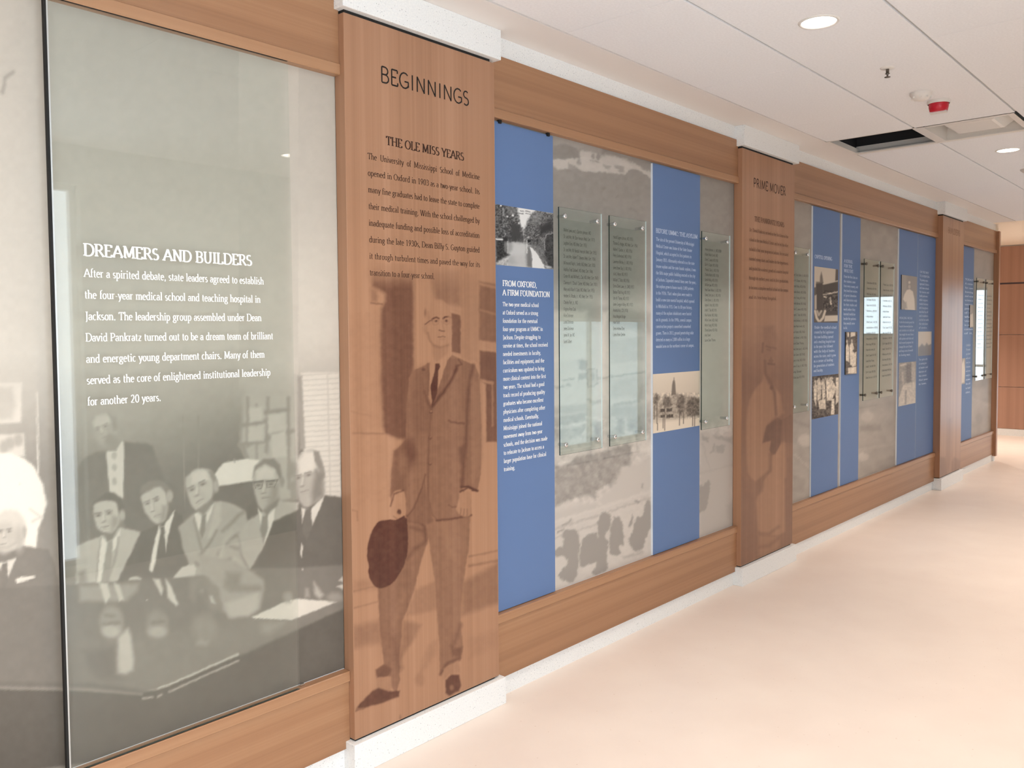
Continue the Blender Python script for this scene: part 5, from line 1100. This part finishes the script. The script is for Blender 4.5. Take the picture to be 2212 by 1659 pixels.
T = ['Harold Eugene Johnson, MD (1955)', 'Thomas G. Hodges, MD (Med. Cert. 1954)', 'Walter F. Gordon, Jr., MD (1956)', 'Perry Sutherland, MD (1956)', 'Lawrence Whitley, Jr., MD (1956)', 'James Brown Day, Jr., MD (1956)', 'Julia S. Moore, MD (1957)', 'William C. Talbot, MD (1956)', 'Emma Eileen Lowry, Jr., DMD (1957)', 'Barbara Todd King, MD (1957)', 'John W. Thomas, MD (1957)', 'James Gregson Wiley, MD (1957)', 'Amanda Nick, DDS (1978)', 'Anna Margaret Bridger', 'Helen Smith', 'Emma Andrews Ellzey', 'Lorena Parker Denham']
E_ = [1180+v/4.88 for v in (915,962,907,898,912,898,858,877,925,885,873,915,862,838,775,825,833)]
plaque(3.298, 3.612, 'glass plaque of black names just left of the BEFORE UMMC board', block(T, (1324.5, 514.7), (1324.5, 726), E_, YN))
NM = ['Harvey Johnston, Jr., MD (1959)', 'Robert Mark Smith, MD', 'Oliver C. Lawson, MD (1958)', 'Earl H. Cooper, MD (1958)', 'Thomas E. Gary, Jr., MD (1958)', 'Charles Martin, MD (1958)', 'Gerald Wiley, MD (1959)', 'William Law, MD (1959)', 'Hazel Owen Walker, Jr., MD (1959)', 'Dewey Carter Lane, Jr., MD (1959)', 'Glenn Bonner, Jr., MD (1959)', 'Agnes A. Hart, MD (1959)', 'Joseph C. Tate, MD (1959)', 'Paul Hunter, MD (1960)', 'Miller Green, MD (1960)', 'Morris Young, MD (1960)', 'Charles Barnes, MD (1960)', 'Amy Street', 'Laurie Dean Thomas']
E_ = [1360+v/3.19 for v in (632,608,610,610,615,615,608,605,632,628,615,610,600,605,608,603,605,558,592)]
plaque(4.168, 4.492, 'glass plaque of black names between the BEFORE UMMC board and the PRIME MOVER pilaster', block(NM, (1523, 540.8), (1522.4, 737.7), E_, YN))
def shuffled(n, seed): r = random.Random(seed); q = NM[:]; r.shuffle(q); return (q*2)[:n]
E_ = [1680+v/4.147 for v in (195,198,210,207,197,200,203,205,200,198,205,202,206,208,200,198,204,200,202)]
zz = np.linspace(1.862, 1.19, 19)
plaque(5.345, 5.622, 'glass plaque half hidden behind the PRIME MOVER pilaster', [(t, 5.352, 5.352+.10+.008*len(t)*.55, z) for t, z in zip(shuffled(19, 3), zz)])
zz = np.linspace(1.862, 1.13, 18)
plaque(6.655, 6.992, 'glass plaque in the third bay, next to the touching blue pair', [(t, 6.71, 6.71+.10+.0045*len(t), z) for t, z in zip(shuffled(18, 4), zz)], True)
plaque(7.022, 7.348, 'glass plaque in the third bay, next to the white-coat portrait board', [(t, 7.08, 7.08+.10+.0045*len(t), z) for t, z in zip(shuffled(18, 5), zz)], True)
plaque(9.985, 10.31, 'glass plaque in the last bay beside its blue board', [(t, 10.04, 10.04+.10+.0045*len(t), z) for t, z in zip(shuffled(14, 6), zz)], True)
plaque(10.38, 10.70, 'glass plaque in the last bay nearest the wall end', [(t, 10.43, 10.43+.10+.0045*len(t), z) for t, z in zip(shuffled(14, 7), zz)], True)
# lettering and prints belong to the board, plate or panel that carries them
for root in [o for o in bpy.data.objects if o.parent is None]:
    kids = list(root.children)
    host = next((k for k in kids if k.name.split('.')[0] in ('board', 'wood_panel', 'glass_plate', 'glass_pane')), None)
    if host is None: continue
    for k in kids:
        n = k.name.split('.')[0]
        if 'lettering' in n or n in ('printed_figure', 'photo_print', 'photo_mount', 'board_clip', 'edge_gasket', 'edge_channel'): k.parent = host
for o in bpy.data.objects:
    if 'base' in o: del o['base']
